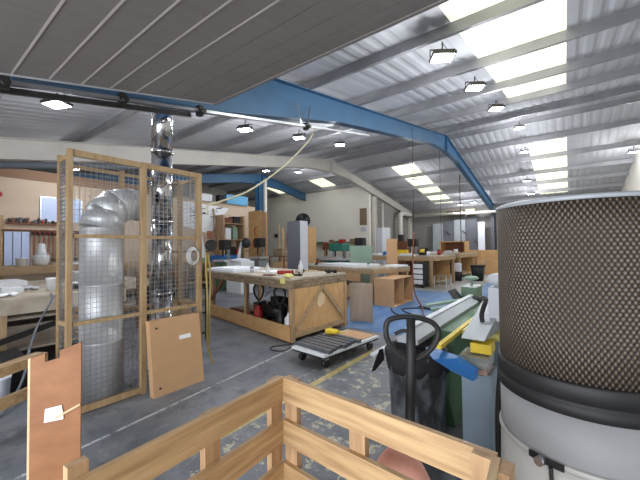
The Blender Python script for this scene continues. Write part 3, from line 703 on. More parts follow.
# things on it
o = obox(MB(), W, -3.29, -2.0, .02, .75, BH + .001, BH + .045).build('board_sheet', 'white'); tag(o, 'white board lying at the left end of the main workbench', 'board')
o = obox(MB(), W, -3.2, -2.1, .10, .85, BH + .047, BH + .075).build('board_sheet', 'paper'); tag(o, 'upper white board stacked on the one at the bench end', 'board')
def bottle(p, r, h, m, lb, capm='white', name='bottle'):
    t = thing(name, lb, 'bottle', p)
    MB().lathe(p, [(r, 0), (r, h * .62), (r * .45, h * .8), (r * .4, h * .88)], 16).build('body', m, t)
    MB().lathe((p[0], p[1], p[2] + h * .88), [(r * .5, 0), (r * .3, h * .12)], 12).build('cap', capm, t)
bottle(on1(-1.15, .35), .04, .22, 'plastic_white', 'white glue bottle near the front edge of the workbench')
bottle(on1(-.55, .75), .045, .26, 'plastic_white', 'white bottle standing in front of the tall grey carton')
bottle(on1(-1.0, .25), .035, .14, 'paper', 'short white pot beside the glue bottle on the workbench', 'grey_light')
t = thing('folded_cloth', 'crumpled yellow cloth hanging at the near bench corner', 'cloth', on1(-.22, .12))
b = MB(); b.ball(on1(-.22, .14, .035), .085, (1.2, 1, .42), 14); b.ball(on1(-.12, .08, .03), .05, (1.2, 1, .6), 12); b.build('cloth_body', 'yellow_pale', t)
obox(MB(), W, -.27, -.13, -.012, -.004, BH - .09, BH + .0).build('hanging_corner', 'yellow_pale', t)
o = obox(MB(), W, -.95, -.68, .45, .62, BH + .001, BH + .07).build('small_box', 'red'); tag(o, 'faded red box on the main workbench', 'box')
def tool(p, ang, m, m2, lb, s=1.0, name='power_tool'):
    t = thing(name, lb, 'power tool', p, ang)
    F = lambda x, y, z: V(p[0], p[1], p[2]) + Matrix.Rotation(ang, 3, 'Z') @ V(x * s, y * s, z * s)
    MB().tube([F(-.1, 0, .05), F(.06, 0, .05), F(.10, 0, .05)], [.04 * s, .042 * s, .025 * s], 14).build('motor_body', m, t)
    MB().tube([F(.09, 0, .05), F(.17, 0, .05)], .012 * s, 10).build('nose', m2, t)
    MB().tube([F(-.04, .03, .045), F(-.06, .15, .03)], [.024 * s, .02 * s], 10).build('grip', m2, t)
    MB().box(F(-.095, .13, 0), F(-.03, .19, .06)).build('battery', m2, t)
    return t
tool(on1(-.18, 1.2), -.6, 'black', 'dark_metal', 'black cordless tool at the right end of the main workbench')
tool(on1(-.75, 1.0), 2.2, 'black_soft', 'galv', 'dark hand tool beside the red box on the workbench', .8)
o = obox(MB(), W, -.6, -.35, .25, .36, BH + .001, BH + .012).build('steel_rule', 'paper'); tag(o, 'white paper strip on the front of the workbench', 'paper')
o = obox(MB(), W, -1.9, -1.25, .55, 1.1, BH + .001, BH + .012).build('paper_sheet', 'paper'); tag(o, 'loose white paper in the middle of the workbench', 'paper')
# under it
def compressor(p, lb):
    t = thing('air_compressor', lb, 'compressor', p)
    MB().tube([V(*p) + V(-.28, 0, .2), V(*p) + V(.28, 0, .2)], .14, 18).build('tank', 'dark_metal', t)
    b = MB(); b.box(V(*p) + V(-.12, -.08, .34), V(*p) + V(.1, .08, .52), bev=.02); b.cyl(V(*p) + V(.1, 0, .45), V(*p) + V(.26, 0, .45), .07, n=14); b.build('motor', 'black', t)
    for sx in (-1, 1): MB().cyl(V(*p) + V(sx * .2, -.16, .075), V(*p) + V(sx * .2, -.12, .075), .075, n=16).build('wheel', 'black_soft', t)
    MB().tube(catmull([V(*p) + V(-.25, 0, .3), V(*p) + V(-.33, 0, .5), V(*p) + V(-.2, 0, .6)]), .012, 8).build('handle', 'galv', t)
compressor(W(-.95, .45, .10), 'small dark compressor on the shelf under the main workbench')
t = thing('vacuum_cleaner', 'dark workshop vacuum under the near end of the workbench', 'vacuum cleaner', W(-.38, .5, .1))
p = W(-.38, .5, .1); b = MB(); b.lathe(p, [(.16, .03), (.18, .06), (.17, .32)], 20); b.build('canister', 'grey_board', t)
MB().lathe(p, [(.175, .32), (.17, .4), (.1, .48), (.03, .5)], 20).build('motor_lid', 'black', t)
MB().tube(catmull([p + V(.1, -.1, .2), p + V(.15, -.28, .3), p + V(0, -.3, .45), p + V(-.1, -.15, .5)]), .02, 8).build('suction_hose', 'black', t)
for i, (a, b0, h, m, nm, lb) in enumerate([(-1.42, .4, .34, 'brown', 'offcut_box', 'brown box of offcuts under the workbench beside the middle leg'),
        (-1.3, 1.1, .28, 'cardboard', 'cardboard_box', 'cardboard box deep under the main workbench'),
        (-.62, 1.1, .42, 'grey_light', 'storage_box', 'pale storage box behind the vacuum under the workbench')]):
    t = thing(nm, lb, 'box', W(a, b0, .1)); obox(MB(), W, a - .14, a + .14, b0 - .14, b0 + .14, .1, .1 + h).build('body', m, t); obox(MB(), W, a - .15, a + .15, b0 - .15, b0 + .15, .1 + h, .12 + h).build('lid', 'black_soft', t)
t = thing('timber_offcut', 'dark timber offcut lying on the left of the bench shelf', 'timber', W(-2.6, .6, .1)); MB().bar(W(-2.9, .5, .13), W(-2.1, .6, .13), .12, .05).build('timber', 'brown', t)
solo(MB().tube(catmull([W(.06, .0, .01), W(-.1, -.3, .01), W(.02, -.42, .01), W(.2, -.3, .01), W(.12, -.1, .01)]), .009, 6), 'power_cable', 'black', 'black cable curled on the floor at the workbench corner', 'cable')
# tall grey carton behind
t = thing('tall_carton', 'tall grey box with a pale side standing behind the workbench', 'box', (-6.27, 7.2, 0))
MB().box((-6.52, 7.05, 0), (-6.03, 7.38, 2.33)).build('body', 'grey_board', t)
MB().box((-6.029, 7.05, 0), (-6.02, 7.38, 2.33)).build('pale_side', 'grey_light', t)

# ------------------------------------------------------------------ dolly with bars
AD = math.radians(-6); DD = frame_pt((-2.47, 3.33), AD)
t = thing('platform_dolly', 'low white platform dolly on castors in front of the workbench', 'dolly', (-2.75, 4.1, 0))
bm_ = obox(MB(), DD, -.61, 0, 0, 1.25, .165, .195); bm_.build('deck', 'plastic_white', t)
obox(MB(), DD, -.60, -.01, .01, 1.24, .14, .163).build('underframe', 'black', t)
for a in (-.52, -.09):
    for b0 in (.12, 1.12):
        MB().cyl(DD(a - .025, b0, .055), DD(a + .025, b0, .055), .055, n=16).build('castor', 'dark_metal', t)
        MB().bar(DD(a, b0, .10), DD(a, b0, .14), .07, .06).build('castor_fork', 'galv', t)
o = obox(MB(), DD, -.56, -.06, .88, 1.22, .196, .206).build('wood_sheet', 'mdf'); tag(o, 'thin brown sheet on the far end of the white dolly', 'sheet')
bar0 = None
for i in range(7):
    z = .197
    a_off = -.02 * (i % 3)
    if bar0 is None:
        b = MB(); b.box((-.31, -.036, 0), (.31, .036, .045), bev=.006); bar0 = b.build('plastic_bar', 'bar_grey', None, (0, 0, 0)); o = bar0
    else: o = bar0.copy(); C.objects.link(o)
    o.location = DD(-.30 + a_off, .12 + i * .105, z); o.rotation_euler = (0, 0, AD + random.uniform(-.03, .03))
    tag(o, 'black bar lying crosswise on the dolly, %s from its near end' % ORD[i], 'bar', 'black bars on the dolly')
tool(DD(-.46, .68, .244), .4, 'yellow', 'yellow', 'yellow cordless tool lying on the bars of the dolly')

# ------------------------------------------------------------------ second workbench and carcass
W2 = frame_pt((-4.39, 8.2), math.radians(-14)); L2, D2, H2 = 4.3, 1.75, .95
t = thing('workbench', 'second workbench behind the first with a white board and shelves below', 'workbench', (-6.4, 9.5, 0))
obox(MB(), W2, -L2, 0, 0, D2, H2 - .05, H2).build('worktop', 'bench_top', t)
obox(MB(), W2, -L2 + .02, -.02, .0, .04, H2 - .16, H2 - .051).build('apron', 'wood_x', t)
obox(MB(), W2, -.04, -.0, .045, D2, H2 - .16, H2 - .051).build('apron', 'wood', t)
for a in (-.12, -2.2, -4.2):
    for b0 in (.05, D2 - .13): obox(MB(), W2, a, a + .1, b0, b0 + .08, 0, H2 - .051).build('leg', 'wood_z', t)
obox(MB(), W2, -4.1, -.14, .06, D2 - .15, .08, .11).build('lower_shelf', 'wood_x', t)
obox(MB(), W2, -2.09, -.45, .0, .04, .55, .79).build('drawer_front', 'mdf', t)
obox(MB(), W2, -2.09, -.13, .0, .04, .05, .42).build('kick_board', 'mdf', t)
obox(MB(), W2, -4.1, -2.21, .0, .04, .05, .79).build('side_board', 'mdf', t)
o = obox(MB(), W2, -2.6, -.75, .15, 1.2, H2 + .001, H2 + .07).build('board_sheet', 'white'); tag(o, 'white board lying on the second workbench', 'board')
for a, m, lb in ((-1.6, 'black', 'black case on the shelf of the second workbench, left'), (-.85, 'grey_light', 'grey tub on the shelf of the second workbench'), (-.4, 'dark_metal', 'dark machine part at the leg of the second workbench')):
    t = thing('shelf_case', lb, 'case', W2(a, .5, .11)); obox(MB(), W2, a - .2, a + .12, .35, .7, .111, .36).build('body', m, t); MB().tube([W2(a - .1, .5, .36), W2(a - .1, .5, .40), W2(a + .04, .5, .40), W2(a + .04, .5, .36)], .012, 6).build('handle', 'galv', t)
o = obox(MB(), W2, -.5, .05, 1.15, 1.6, H2 + .001, H2 + .05).build('foam_sheet', 'paper'); tag(o, 'pile of white foam at the right end of the second workbench', 'sheet')
# pale green cabinet and machines behind the second bench
def cab(name, lb, c, x, y, z0, sx, sy, h, m, rz=0, door='', dm=None):
    t = thing(name, lb, c, (x, y, z0), rz)
    MB().box((-sx / 2, -sy / 2, 0), (sx / 2, sy / 2, h)).bm_to(t, 'body', m) if False else None
    b = MB(); b.box((x - sx / 2, y - sy / 2, z0), (x + sx / 2, y + sy / 2, z0 + h)); R = Matrix.Translation((x, y, 0)) @ Matrix.Rotation(rz, 4, 'Z') @ Matrix.Translation((-x, -y, 0))
    bmesh.ops.transform(b.bm, matrix=R, verts=b.bm.verts); b.build('body', m, t)
    if dm:
        n = 2 if sx > .5 else 1
        for i in range(n):
            b = MB(); w_ = (sx - .02) / n; x0 = x - sx / 2 + .01 + i * w_
            b.box((x0 + .005, y - sy / 2 - .018, z0 + .02), (x0 + w_ - .005, y - sy / 2 - .001, z0 + h - .02)); bmesh.ops.transform(b.bm, matrix=R, verts=b.bm.verts); d = b.build('door', dm, t)
            b = MB(); b.box((x0 + w_ * .85, y - sy / 2 - .03, z0 + h * .45), (x0 + w_ * .9, y - sy / 2 - .019, z0 + h * .6)); bmesh.ops.transform(b.bm, matrix=R, verts=b.bm.verts); b.build('handle', 'galv', d)
    return t
cab('metal_cabinet', 'pale green metal cabinet standing behind the second workbench', 'cabinet', -6.35, 11.0, 0, .85, .5, 1.62, 'green_pale', math.radians(30), dm='green_pale')
# carcass box open to the right
t = thing('mdf_carcass', 'open MDF cabinet carcass with two bays at the end of the second bench', 'cabinet', (-3.88, 8.6, 0), 0)
x0, x1, y0, y1, h = -4.17, -3.60, 7.9, 9.2, .72
MB().box((x0, y0, 0), (x1, y0 + .02, h)).build('side_panel', 'mdf', t); MB().box((x0, y1 - .02, 0), (x1, y1, h)).build('side_panel', 'mdf', t)
MB().box((x0 + .02, y0 + .63, .021), (x1 - .01, y0 + .65, h - .021)).build('divider', 'mdf', t)
MB().box((x0, y0 + .021, h - .02), (x1, y1 - .021, h)).build('top_panel', 'mdf', t); MB().box((x0, y0 + .021, 0), (x1, y1 - .021, .02)).build('bottom_panel', 'mdf', t)
MB().box((x0, y0 + .021, .021), (x0 + .015, y1 - .021, h - .021)).build('back_panel', 'mdf', t)
# curved sheet standing on the blue floor
t = thing('curved_panel', 'curved MDF panel standing upright on the blue floor', 'panel', (-3.45, 5.95, 0))
b = MB(); n = 10; cx, cyy = -3.45, 5.95; ring = []
for i in range(n + 1):
    u = (i / n - .5) * .5; yy = .12 * (1 - (2 * i / n - 1) ** 2)
    c, s_ = math.cos(math.radians(12)), math.sin(math.radians(12))
    ring.append((cx + u * c - yy * s_, cyy + u * s_ + yy * c))
poly = [(x, y, 0.0) for x, y in ring] + [(x - .006, y + .022, 0.0) for x, y in reversed(ring)]
a = [b.bm.verts.new(p) for p in poly]; c2 = [b.bm.verts.new((p[0], p[1], .80)) for p in poly]; m_ = len(poly)
for i in range(n):
    b.bm.faces.new((a[i], a[i + 1], a[m_ - 2 - i], a[m_ - 1 - i])); b.bm.faces.new((c2[i], c2[i + 1], c2[m_ - 2 - i], c2[m_ - 1 - i]))
for i in range(m_): b.bm.faces.new((a[i], a[(i + 1) % m_], c2[(i + 1) % m_], c2[i]))
b.build('curved_sheet', mat('raw_board', (176, 156, 138), .8, 0, .08), t)
# cables on blue floor
solo(MB().tube(catmull([(-3.55, 7.6, .03), (-3.2, 7.1, .015), (-2.6, 7.0, .015), (-2.4, 7.6, .015), (-2.9, 8.1, .015), (-3.3, 7.7, .015), (-2.8, 7.2, .02), (-2.3, 7.3, .02), (-2.5, 8.0, .02), (-3.1, 8.3, .02)]), .015, 8), 'power_cable', 'black_soft', 'dark cable looped on the blue floor before the MDF carcass', 'cable')
solo(MB().tube(catmull([(-3.62, 9.4, 2.0), (-3.6, 9.2, 1.0), (-3.4, 8.8, .3), (-2.9, 8.0, .04), (-2.5, 6.9, .03)]), .02, 8), 'extraction_hose', 'brown', 'brown hose running down beside the MDF carcass to the floor', 'hose')
solo(MB().cyl((-3.62, 9.4, 1.95), (-3.62, 9.4, 5.1), .007, n=8), 'drop_cable', 'dark_metal', 'dark drop cable hanging from the roof over the MDF carcass', 'cable')
solo(MB().cyl((-4.4, 14.6, 1.2), (-4.4, 14.6, 5.8), .010, n=8), 'drop_cable', 'dark_metal', 'dark drop cable hanging over the third workbench', 'cable')
solo(MB().cyl((-4.3, 17.5, 1.2), (-4.3, 17.5, 5.2), .02, n=8), 'drop_pipe', 'dark_metal', 'dark drop pipe hanging above the farthest workbench', 'pipe')

# ------------------------------------------------------------------ third and fourth workbench
def bench(lb, F, L, D, H, items):
    t = thing('workbench', lb, 'workbench', F(-L / 2, D / 2, 0))
    obox(MB(), F, -L, 0, 0, D, H - .05, H).build('worktop', 'bench_top', t)
    obox(MB(), F, -L + .02, 0, 0, .04, H - .2, H - .051).build('apron', 'wood_x', t)
    obox(MB(), F, -.04, 0, .045, D, H - .2, H - .051).build('apron', 'wood', t)
    for a in (-.12, -L / 2, -L + .02):
        for b0 in (.05, D - .15): obox(MB(), F, a, a + .1, b0, b0 + .1, 0, H - .051).build('leg', 'wood_z', t)
    obox(MB(), F, -L + .1, -.13, .1, D - .16, .15, .18).build('lower_shelf', 'wood_x', t)
    obox(MB(), F, -L * .45, -.2, D - .145, D - .12, .2, H - .2).build('back_board', 'ply', t)
    return t
W3 = frame_pt((-4.15, 12.5), math.radians(-8)); H3 = 1.2
bench('third workbench, tall and cluttered, with paper stuck to its front', W3, 3.2, 2.2, H3, 0)
W4 = frame_pt((-4.15, 16.6), math.radians(-6))
bench('farthest workbench in front of the yellow plywood cabinet', W4, 3.0, 2.6, H3, 0)
t = thing('tool_trolley', 'white papered trolley at the front of the third workbench', 'trolley', W3(-.35, -.25, 0))
obox(MB(), W3, -.58, -.1, -.45, -.05, .08, .95).build('body', 'black_soft', t)
for i in range(4): obox(MB(), W3, -.55, -.13, -.457, -.451, .14 + i * .2, .30 + i * .2).build('drawer_front', 'paper', t)
for a in (-.52, -.16): MB().cyl(W3(a, -.4, .04), W3(a + .03, -.4, .04), .04, n=12).build('castor', 'black', t)
t = thing('steel_stool', 'low metal framed stand on the floor right of the papered trolley', 'stand', W3(.45, .0, 0))
for a in (.2, .65):
    for b0 in (-.2, .2): MB().bar(W3(a, b0, 0), W3(a, b0, .45), .03, .03).build('leg', 'galv_dull', t)
obox(MB(), W3, .18, .67, -.22, .22, .45, .48).build('top', 'bench_apron', t); obox(MB(), W3, .2, .65, -.2, .2, .15, .17).build('lower_shelf', 'bench_apron', t)
for i, (F, a, b0, w_, d_, h, m, nm, lb, c) in enumerate([
    (W3, -2.9, .5, .5, .3, .06, 'paper', 'paper_stack', 'white papers on the left of the third workbench', 'paper'),
    (W3, -2.2, .3, .25, .2, .14, 'blue', 'tool_box', 'small blue box on the third workbench', 'box'),
    (W3, -1.2, .3, .55, .3, .05, 'white', 'board_offcut', 'white board offcut in the middle of the third workbench', 'board'),
    (W3, -.6, .5, .3, .2, .1, 'black', 'tool_case', 'black tool case on the third workbench near its right end', 'case'),
    (W3, -1.7, .8, .5, .15, .2, 'yellow', 'spirit_level_box', 'yellow tool on the back of the third workbench', 'tool'),
    (W3, -2.5, 1.1, .3, .3, .22, 'hose', 'cream_tub', 'cream tub at the back of the third workbench', 'tub'),
    (W4, -2.4, .4, .3, .25, .15, 'brown', 'timber_block', 'brown block on the left of the farthest workbench', 'block'),
    (W4, -1.4, .3, .5, .35, .06, 'paper', 'paper_stack', 'white papers on the farthest workbench', 'paper'),
    (W4, -.7, .4, .3, .3, .12, 'grey_light', 'tool_box', 'pale box at the right of the farthest workbench', 'box')]):
    t = thing(nm, lb, c, F(a, b0, H3)); obox(MB(), F, a - w_ / 2, a + w_ / 2, b0 - d_ / 2, b0 + d_ / 2, H3 + .001, H3 + h).build('body', m, t)
    obox(MB(), F, a - w_ / 2 + .03, a + w_ / 2 - .05, b0 - d_ / 2 + .03, b0 + d_ / 2 - .04, H3 + h, H3 + h + .025).build('lid', m, t)
t = thing('plywood_box', 'open brown plywood box standing on the farthest workbench', 'box', W4(-.9, 1.6, H3))
for a0, a1, b0, b1, z0, z1 in ((-1.5, -1.45, 1.3, 1.9, 0, .62), (-.25, -.2, 1.3, 1.9, 0, .62), (-1.45, -.25, 1.3, 1.9, .57, .62), (-1.45, -.25, 1.3, 1.9, 0, .05)): obox(MB(), W4, a0, a1, b0, b1, H3 + .001 + z0, H3 + z1).build('side', 'ply', t)
obox(MB(), W4, -1.45, -.25, 1.87, 1.9, H3 + .051, H3 + .569).build('back', 'brown', t)
t = thing('waste_bin', 'black plastic waste bin on the far floor by the blue path', 'bin', (-3.25, 16.0, 0))
p = (-3.25, 16.0, 0); MB().lathe(p, [(.22, 0), (.30, .68), (.27, .69), (.2, .05), (.02, .04)], 24).build('body', 'black', t); MB().lathe(p, [(.30, .64), (.325, .66), (.325, .70), (.30, .70)], 24).build('rim', 'black_soft', t)
t = thing('waste_tub', 'small black tub with a white box on it beside the farthest workbench', 'tub', (-4.0, 15.6, 0))
MB().lathe((-4.0, 15.6, 0), [(.16, 0), (.2, .4), (.17, .4), (.14, .03)], 18).build('body', 'black', t)
o = MB().box((-4.16, 15.46, .41), (-3.86, 15.74, .78)).build('white_box', 'white'); tag(o, 'white box sitting on the small black tub', 'box')
cab('plywood_cabinet', 'yellow plywood cabinet beyond the black bin near the back wall', 'cabinet', -3.65, 20.2, 0, 2.1, .7, 1.32, 'ply', math.radians(5), dm='ply')
for i, (F, a, b0, h) in enumerate([(W3, -.8, 1.0, .7), (W3, -1.9, .7, .6), (W4, -.8, .8, .6), (W4, -2.0, .8, .55)]):
    lb = ['brown crate under the right end of the third workbench', 'brown crate under the left of the third workbench', 'brown crate under the right end of the farthest workbench', 'brown crate under the left of the farthest workbench'][i]
    t = thing('storage_crate', lb, 'crate', F(a, b0, .18)); obox(MB(), F, a - .3, a + .3, b0 - .25, b0 + .25, .181, .18 + h).build('body', ['brown', 'wood_z', 'brown', 'mdf'][i], t); obox(MB(), F, a - .27, a + .27, b0 - .262, b0 - .251, .25, .1 + h).build('front_panel', ['ply', 'black_soft', 'black_soft', 'black_soft'][i], t)

# ------------------------------------------------------------------ back wall region
t = thing('panel_rack', 'grey doors with dark slanting edges stacked upright against the back wall', 'door stack', (-6.2, 23.0, 0))
for i in range(4):
    x = -7.55 + i * .72
    MB().prism([(x, 23.0, .02), (x + .70, 23.0, .02), (x + .70, 23.2, 3.15 + .1 * i), (x, 23.2, 3.15 + .1 * i)], (0, .04, 0)).build('door_leaf', 'grey_board' if i % 2 else 'machine_grey', t)
for i in range(8):
    x = -7.4 + i * .36; MB().bar((x, 23.085, 1.2 + (i % 3) * .7), (x + .3, 23.10, .95 + (i % 3) * .7), .03, .05).build('slanting_strip', 'dark_metal', t)
solo(MB().box((-4.60, 22.93, 0), (-4.2, 22.98, 3.1)), 'white_door_leaf', 'white', 'white door leaf upright at the right end of the grey stack', 'door leaf')
solo(MB().box((-3.55, 23.2, 0), (-3.2, 23.3, 3.6)), 'steel_sheet', 'grey_light', 'pale steel sheet standing against the back wall nearest the drum', 'sheet')
t = thing('heater_unit', 'dark beige heater box high on the back wall', 'heater', (-6.0, 23.0, 3.3)); MB().box((-6.6, 22.75, 3.65), (-5.5, 23.5, 3.95), bev=.03).build('body', 'bench_apron', t); MB().box((-6.5, 22.735, 3.7), (-5.6, 22.749, 3.9)).build('grille', 'dark_metal', t)
t = thing('carton', 'cream carton on the wall beside the heater', 'box', (-5.1, 23.3, 3.6)); MB().box((-5.35, 23.1, 3.62), (-4.8, 23.5, 4.0)).build('body', 'hose', t); MB().box((-5.3, 23.09, 3.72), (-4.85, 23.099, 3.86)).build('tape', 'yellow_pale', t)
t = thing('white_pipe', 'long white pipe running level across the back wall', 'pipe', (-6, 23.3, 4.0)); MB().tube([(-8.7, 22.6, 3.74), (XR - .05, 22.6, 3.60)], .09, 12).build('pipe_run', 'steel_white', t)
for x in (-8, -6, -2, 0): MB().tube([(x, 22.6, 3.74 - (x + 8.7) * .0127), (x + .06, 22.6, 3.74 - (x + 8.7) * .0127)], .12, 12).build('clip', 'galv', t)
t = thing('extraction_pipe', 'fat white extraction pipe bending down at the far left corner', 'pipe', (-9.0, 21.0, 0))
MB().tube(catmull([(-8.95, 20.8, 0.5), (-8.95, 20.8, 3.4), (-8.95, 20.95, 3.75), (-8.95, 21.3, 3.85), (-8.95, 22.6, 3.85)]), .16, 16).build('pipe', 'steel_white', t)
MB().tube([(-8.95, 20.8, .02), (-8.95, 20.8, .5)], .2, 16).build('base_box', 'galv_dull', t)
cab('tall_cabinet', 'tall white cabinet standing by the grey block wall', 'cabinet', -7.6, 15.5, 0, .5, .5, 2.55, 'white', math.radians(60), dm='white')
solo(MB().prism([(-5.0, 10.42, 0), (-4.69, 10.62, 0), (-4.69, 10.62, 1.83), (-5.0, 10.42, 1.83)], (-.02, .05, 0)), 'mdf_board', 'mdf', 'MDF board standing upright between the second and third workbench', 'board')
t = thing('machine_head', 'brown boxed machine with a small lit lamp beyond the MDF board', 'machine', (-8.0, 19.0, 0)); MB().box((-8.4, 18.8, 0), (-7.7, 19.4, 1.9)).build('body', 'brown', t); MB().box((-8.3, 18.9, 1.9), (-8.0, 19.2, 2.3)).build('head', 'dark_metal', t)
solo(MB().box((-9.55, 17.24, 2.9), (-10.0, 17.297, 3.9)), 'notice_board', 'bench_apron', 'brown notice board hung on the white wall by its right corner', 'notice board')
solo(MB().box((-9.6, 17.27, 2.5), (-9.95, 17.297, 2.75)), 'paper_notice', 'grey_light', 'grey paper notice pinned under the brown notice board', 'notice')
solo(MB().box((-17.2, 17.2, 2.35), (-16.9, 17.299, 2.6)), 'switch_box', 'black_soft', 'small dark switch box on the white wall right of the blue post', 'box')

# ------------------------------------------------------------------ machines along the white wall
t = thing('pedestal_fan', 'round black fan on top of a plywood stand behind the tall grey box', 'fan', (-9.3, 12.2, 0))
fx, fy, fz = -9.15, 10.9, 2.75
ux, uy = math.cos(YAW), math.sin(YAW); nx, ny = math.sin(YAW), -math.cos(YAW)
def fp(r, a, d=0): return V(fx + ux * r * math.cos(a) + nx * d, fy + uy * r * math.cos(a) + ny * d, fz + r * math.sin(a))
b = MB()
for r in (.30, .22, .14, .07): b.tube([fp(r, 2 * PI * k / 32, .06 if r < .3 else 0) for k in range(32)], .008 if r < .3 else .018, 6, closed=True)
for k in range(16): b.tube([fp(.07, 2 * PI * k / 16, .06), fp(.3, 2 * PI * k / 16, 0)], .005, 5)
b.build('grille', 'black', t)
MB().tube([fp(0, 0, -.05), fp(0, 0, -.04)], .3, 32).build('back_guard', 'black_soft', t)
for k in range(4):
    a = 2 * PI * k / 4 + .4; MB().prism([fp(.04, a), fp(.26, a - .3), fp(.27, a + .25)], (nx * .01, ny * .01, 0)).build('blade', 'grey_board', t)
MB().tube([fp(0, 0, -.15), fp(0, 0, .05)], .06, 12).build('motor', 'black', t)
MB().tube([(fx, fy, 2.44), (fx, fy, 2.5)], .1, 10).build('foot', 'black', t)
t = thing('plywood_stand', 'narrow plywood upright box right behind the tall grey box', 'stand', (-8.9, 11.0, 0)); MB().box((-9.35, 10.7, 0), (-8.75, 11.3, 2.43)).build('body', 'ply', t); MB().box((-9.3, 10.685, .2), (-8.8, 10.699, 2.3)).build('front_panel', 'wood_z', t)
def clutter_machine(x, y, lb, m1, m2, h, s=.6, name='workshop_machine'):
    t = thing(name, lb, 'machine', (x, y, 0))
    MB().box((x - s / 2, y - s / 2, 0), (x + s / 2, y + s / 2, h * .55), bev=.02).build('base', m1, t)
    MB().box((x - s * .7, y - s * .6, h * .56), (x + s * .7, y + s * .6, h * .6)).build('table', 'galv_dull', t)
    MB().cyl((x + s * .2, y + s * .2, h * .6), (x + s * .2, y + s * .2, h), .07, n=12).build('column', 'galv', t)
    b = MB(); b.box((x - s * .35, y - s * .3, h * .8), (x + s * .4, y + s * .35, h), bev=.03); b.build('head', m2, t)
    MB().cyl((x - s * .2, y, h * .65), (x - s * .2, y, h * .8), .03, n=10).build('chuck', 'black', t)
clutter_machine(-8.5, 12.7, 'teal woodworking machine left of the pale green cabinet', 'teal', 'teal', 1.75, 1.0)
clutter_machine(-6.2, 15.9, 'dark machine with a boxy head behind the teal machine', 'brown', 'black', 1.95, .6)
clutter_machine(-9.9, 13.9, 'brown machine between the teal machine and the plywood stand', 'bench_apron', 'brown', 1.8, .8)
clutter_machine(-6.9, 11.9, 'black bench machine peeping over the pale green cabinet', 'black', 'black', 1.95, .5)
clutter_machine(-10.5, 9.6, 'drill press with a dark head left of the tall grey box', 'machine_grey', 'black', 2.0, .5, 'drill_press')
clutter_machine(-10.6, 7.9, 'low green machine beyond the white boards', 'green', 'black', 1.9, .5)
t = thing('white_arm_saw', 'white machine with a tall thin arm behind the main workbench', 'machine', (-9.3, 7.6, 0)); MB().box((-9.7, 7.3, 0), (-8.9, 7.9, 1.12), bev=.03).build('base', 'plastic_white', t); MB().lathe((-9.3, 7.6, 1.12), [(.36, 0), (.36, .05), (.1, .10)], 24).build('round_table', 'white', t)
MB().tube([(-9.4, 7.6, 1.2), (-9.3, 7.65, 1.8)], [.07, .03], 12).build('arm', 'plastic_white', t); MB().ball((-9.1, 7.7, 1.75), .16, (1, 1, 1.2)).build('motor', 'black', t)
# tall plywood sheets, shelving, timber rack by the blue post
t = thing('tall_plywood_board', 'tall light plywood board hiding the foot of the blue post', 'board', (-11.6, 10.4, 0)); MB().box((-12.0, 10.3, 0), (-11.15, 10.38, 3.3)).build('sheet', 'ply', t)
MB().box((-11.14, 10.32, 0), (-10.85, 10.42, 3.2)).build('side_strip', 'mdf', t)
t = thing('clamp_pair', 'red handled clamps hanging on the tall plywood board', 'clamp', (-11.5, 10.27, 1.9))
for x, z in ((-11.4, 2.55), (-11.5, 2.0)): MB().tube(catmull([(x, 10.27, z), (x - .14, 10.26, z - .12), (x - .1, 10.26, z - .32), (x + .02, 10.26, z - .4)]), .022, 8).build('clamp_arm', 'red', t)
t = thing('timber_shelf', 'open timber shelving unit against the plywood wall near its end', 'shelf', (-12.6, 9.6, 0))
for y in (9.15, 10.3): MB().box((-12.9, y - .04, 0), (-12.3, y + .04, 3.1)).build('side', 'wood_z', t)
for z in (.5, 1.2, 1.95, 2.7): MB().box((-12.9, 9.2, z), (-12.3, 10.25, z + .04)).build('shelf_board', 'wood', t)
for i, (y, z, w_, h, m, lb) in enumerate([(9.45, 1.99, .3, .5, 'white', 'white tall box on the upper shelf of the timber unit'), (9.85, 1.99, .25, .55, 'green_pale', 'pale green box beside the white one on the timber unit'), (9.5, 2.74, .4, .22, 'brown', 'brown box on the top of the timber unit'), (9.95, 2.74, .35, .3, 'black_soft', 'dark box on the top of the timber unit'),
      (9.6, 1.24, .5, .4, 'black', 'black machine case on the middle shelf of the timber unit'), (10.05, 1.24, .25, .3, 'red', 'red box on the middle shelf of the timber unit'), (9.7, .54, .7, .4, 'cardboard', 'cardboard box on the lowest shelf of the timber unit')]):
    t = thing('shelf_box', lb, 'box', (-12.6, y, z)); MB().box((-12.8, y - w_ / 2, z + .001), (-12.4, y + w_ / 2, z + h)).build('body', m, t); MB().box((-12.81, y - w_ / 2 - .005, z + h), (-12.39, y + w_ / 2 + .005, z + h + .02)).build('lid', m, t)
t = thing('plastic_tray', 'blue plastic tray on the low bench left of the plywood board', 'tray', (-11.9, 8.9, 1.0))
b = MB(); b.box((-12.3, 8.4, 1.001), (-11.5, 9.3, 1.03)); b.box((-12.3, 8.4, 1.03), (-12.26, 9.3, 1.28)); b.box((-11.54, 8.4, 1.03), (-11.5, 9.3, 1.28)); b.box((-12.26, 8.4, 1.03), (-11.54, 8.44, 1.28)); b.box((-12.26, 9.26, 1.03), (-11.54, 9.3, 1.28)); b.build('tray_body', 'blue', t)
MB().box((-12.2, 8.5, 1.031), (-11.6, 9.2, 1.2)).build('contents', 'black_soft', t)
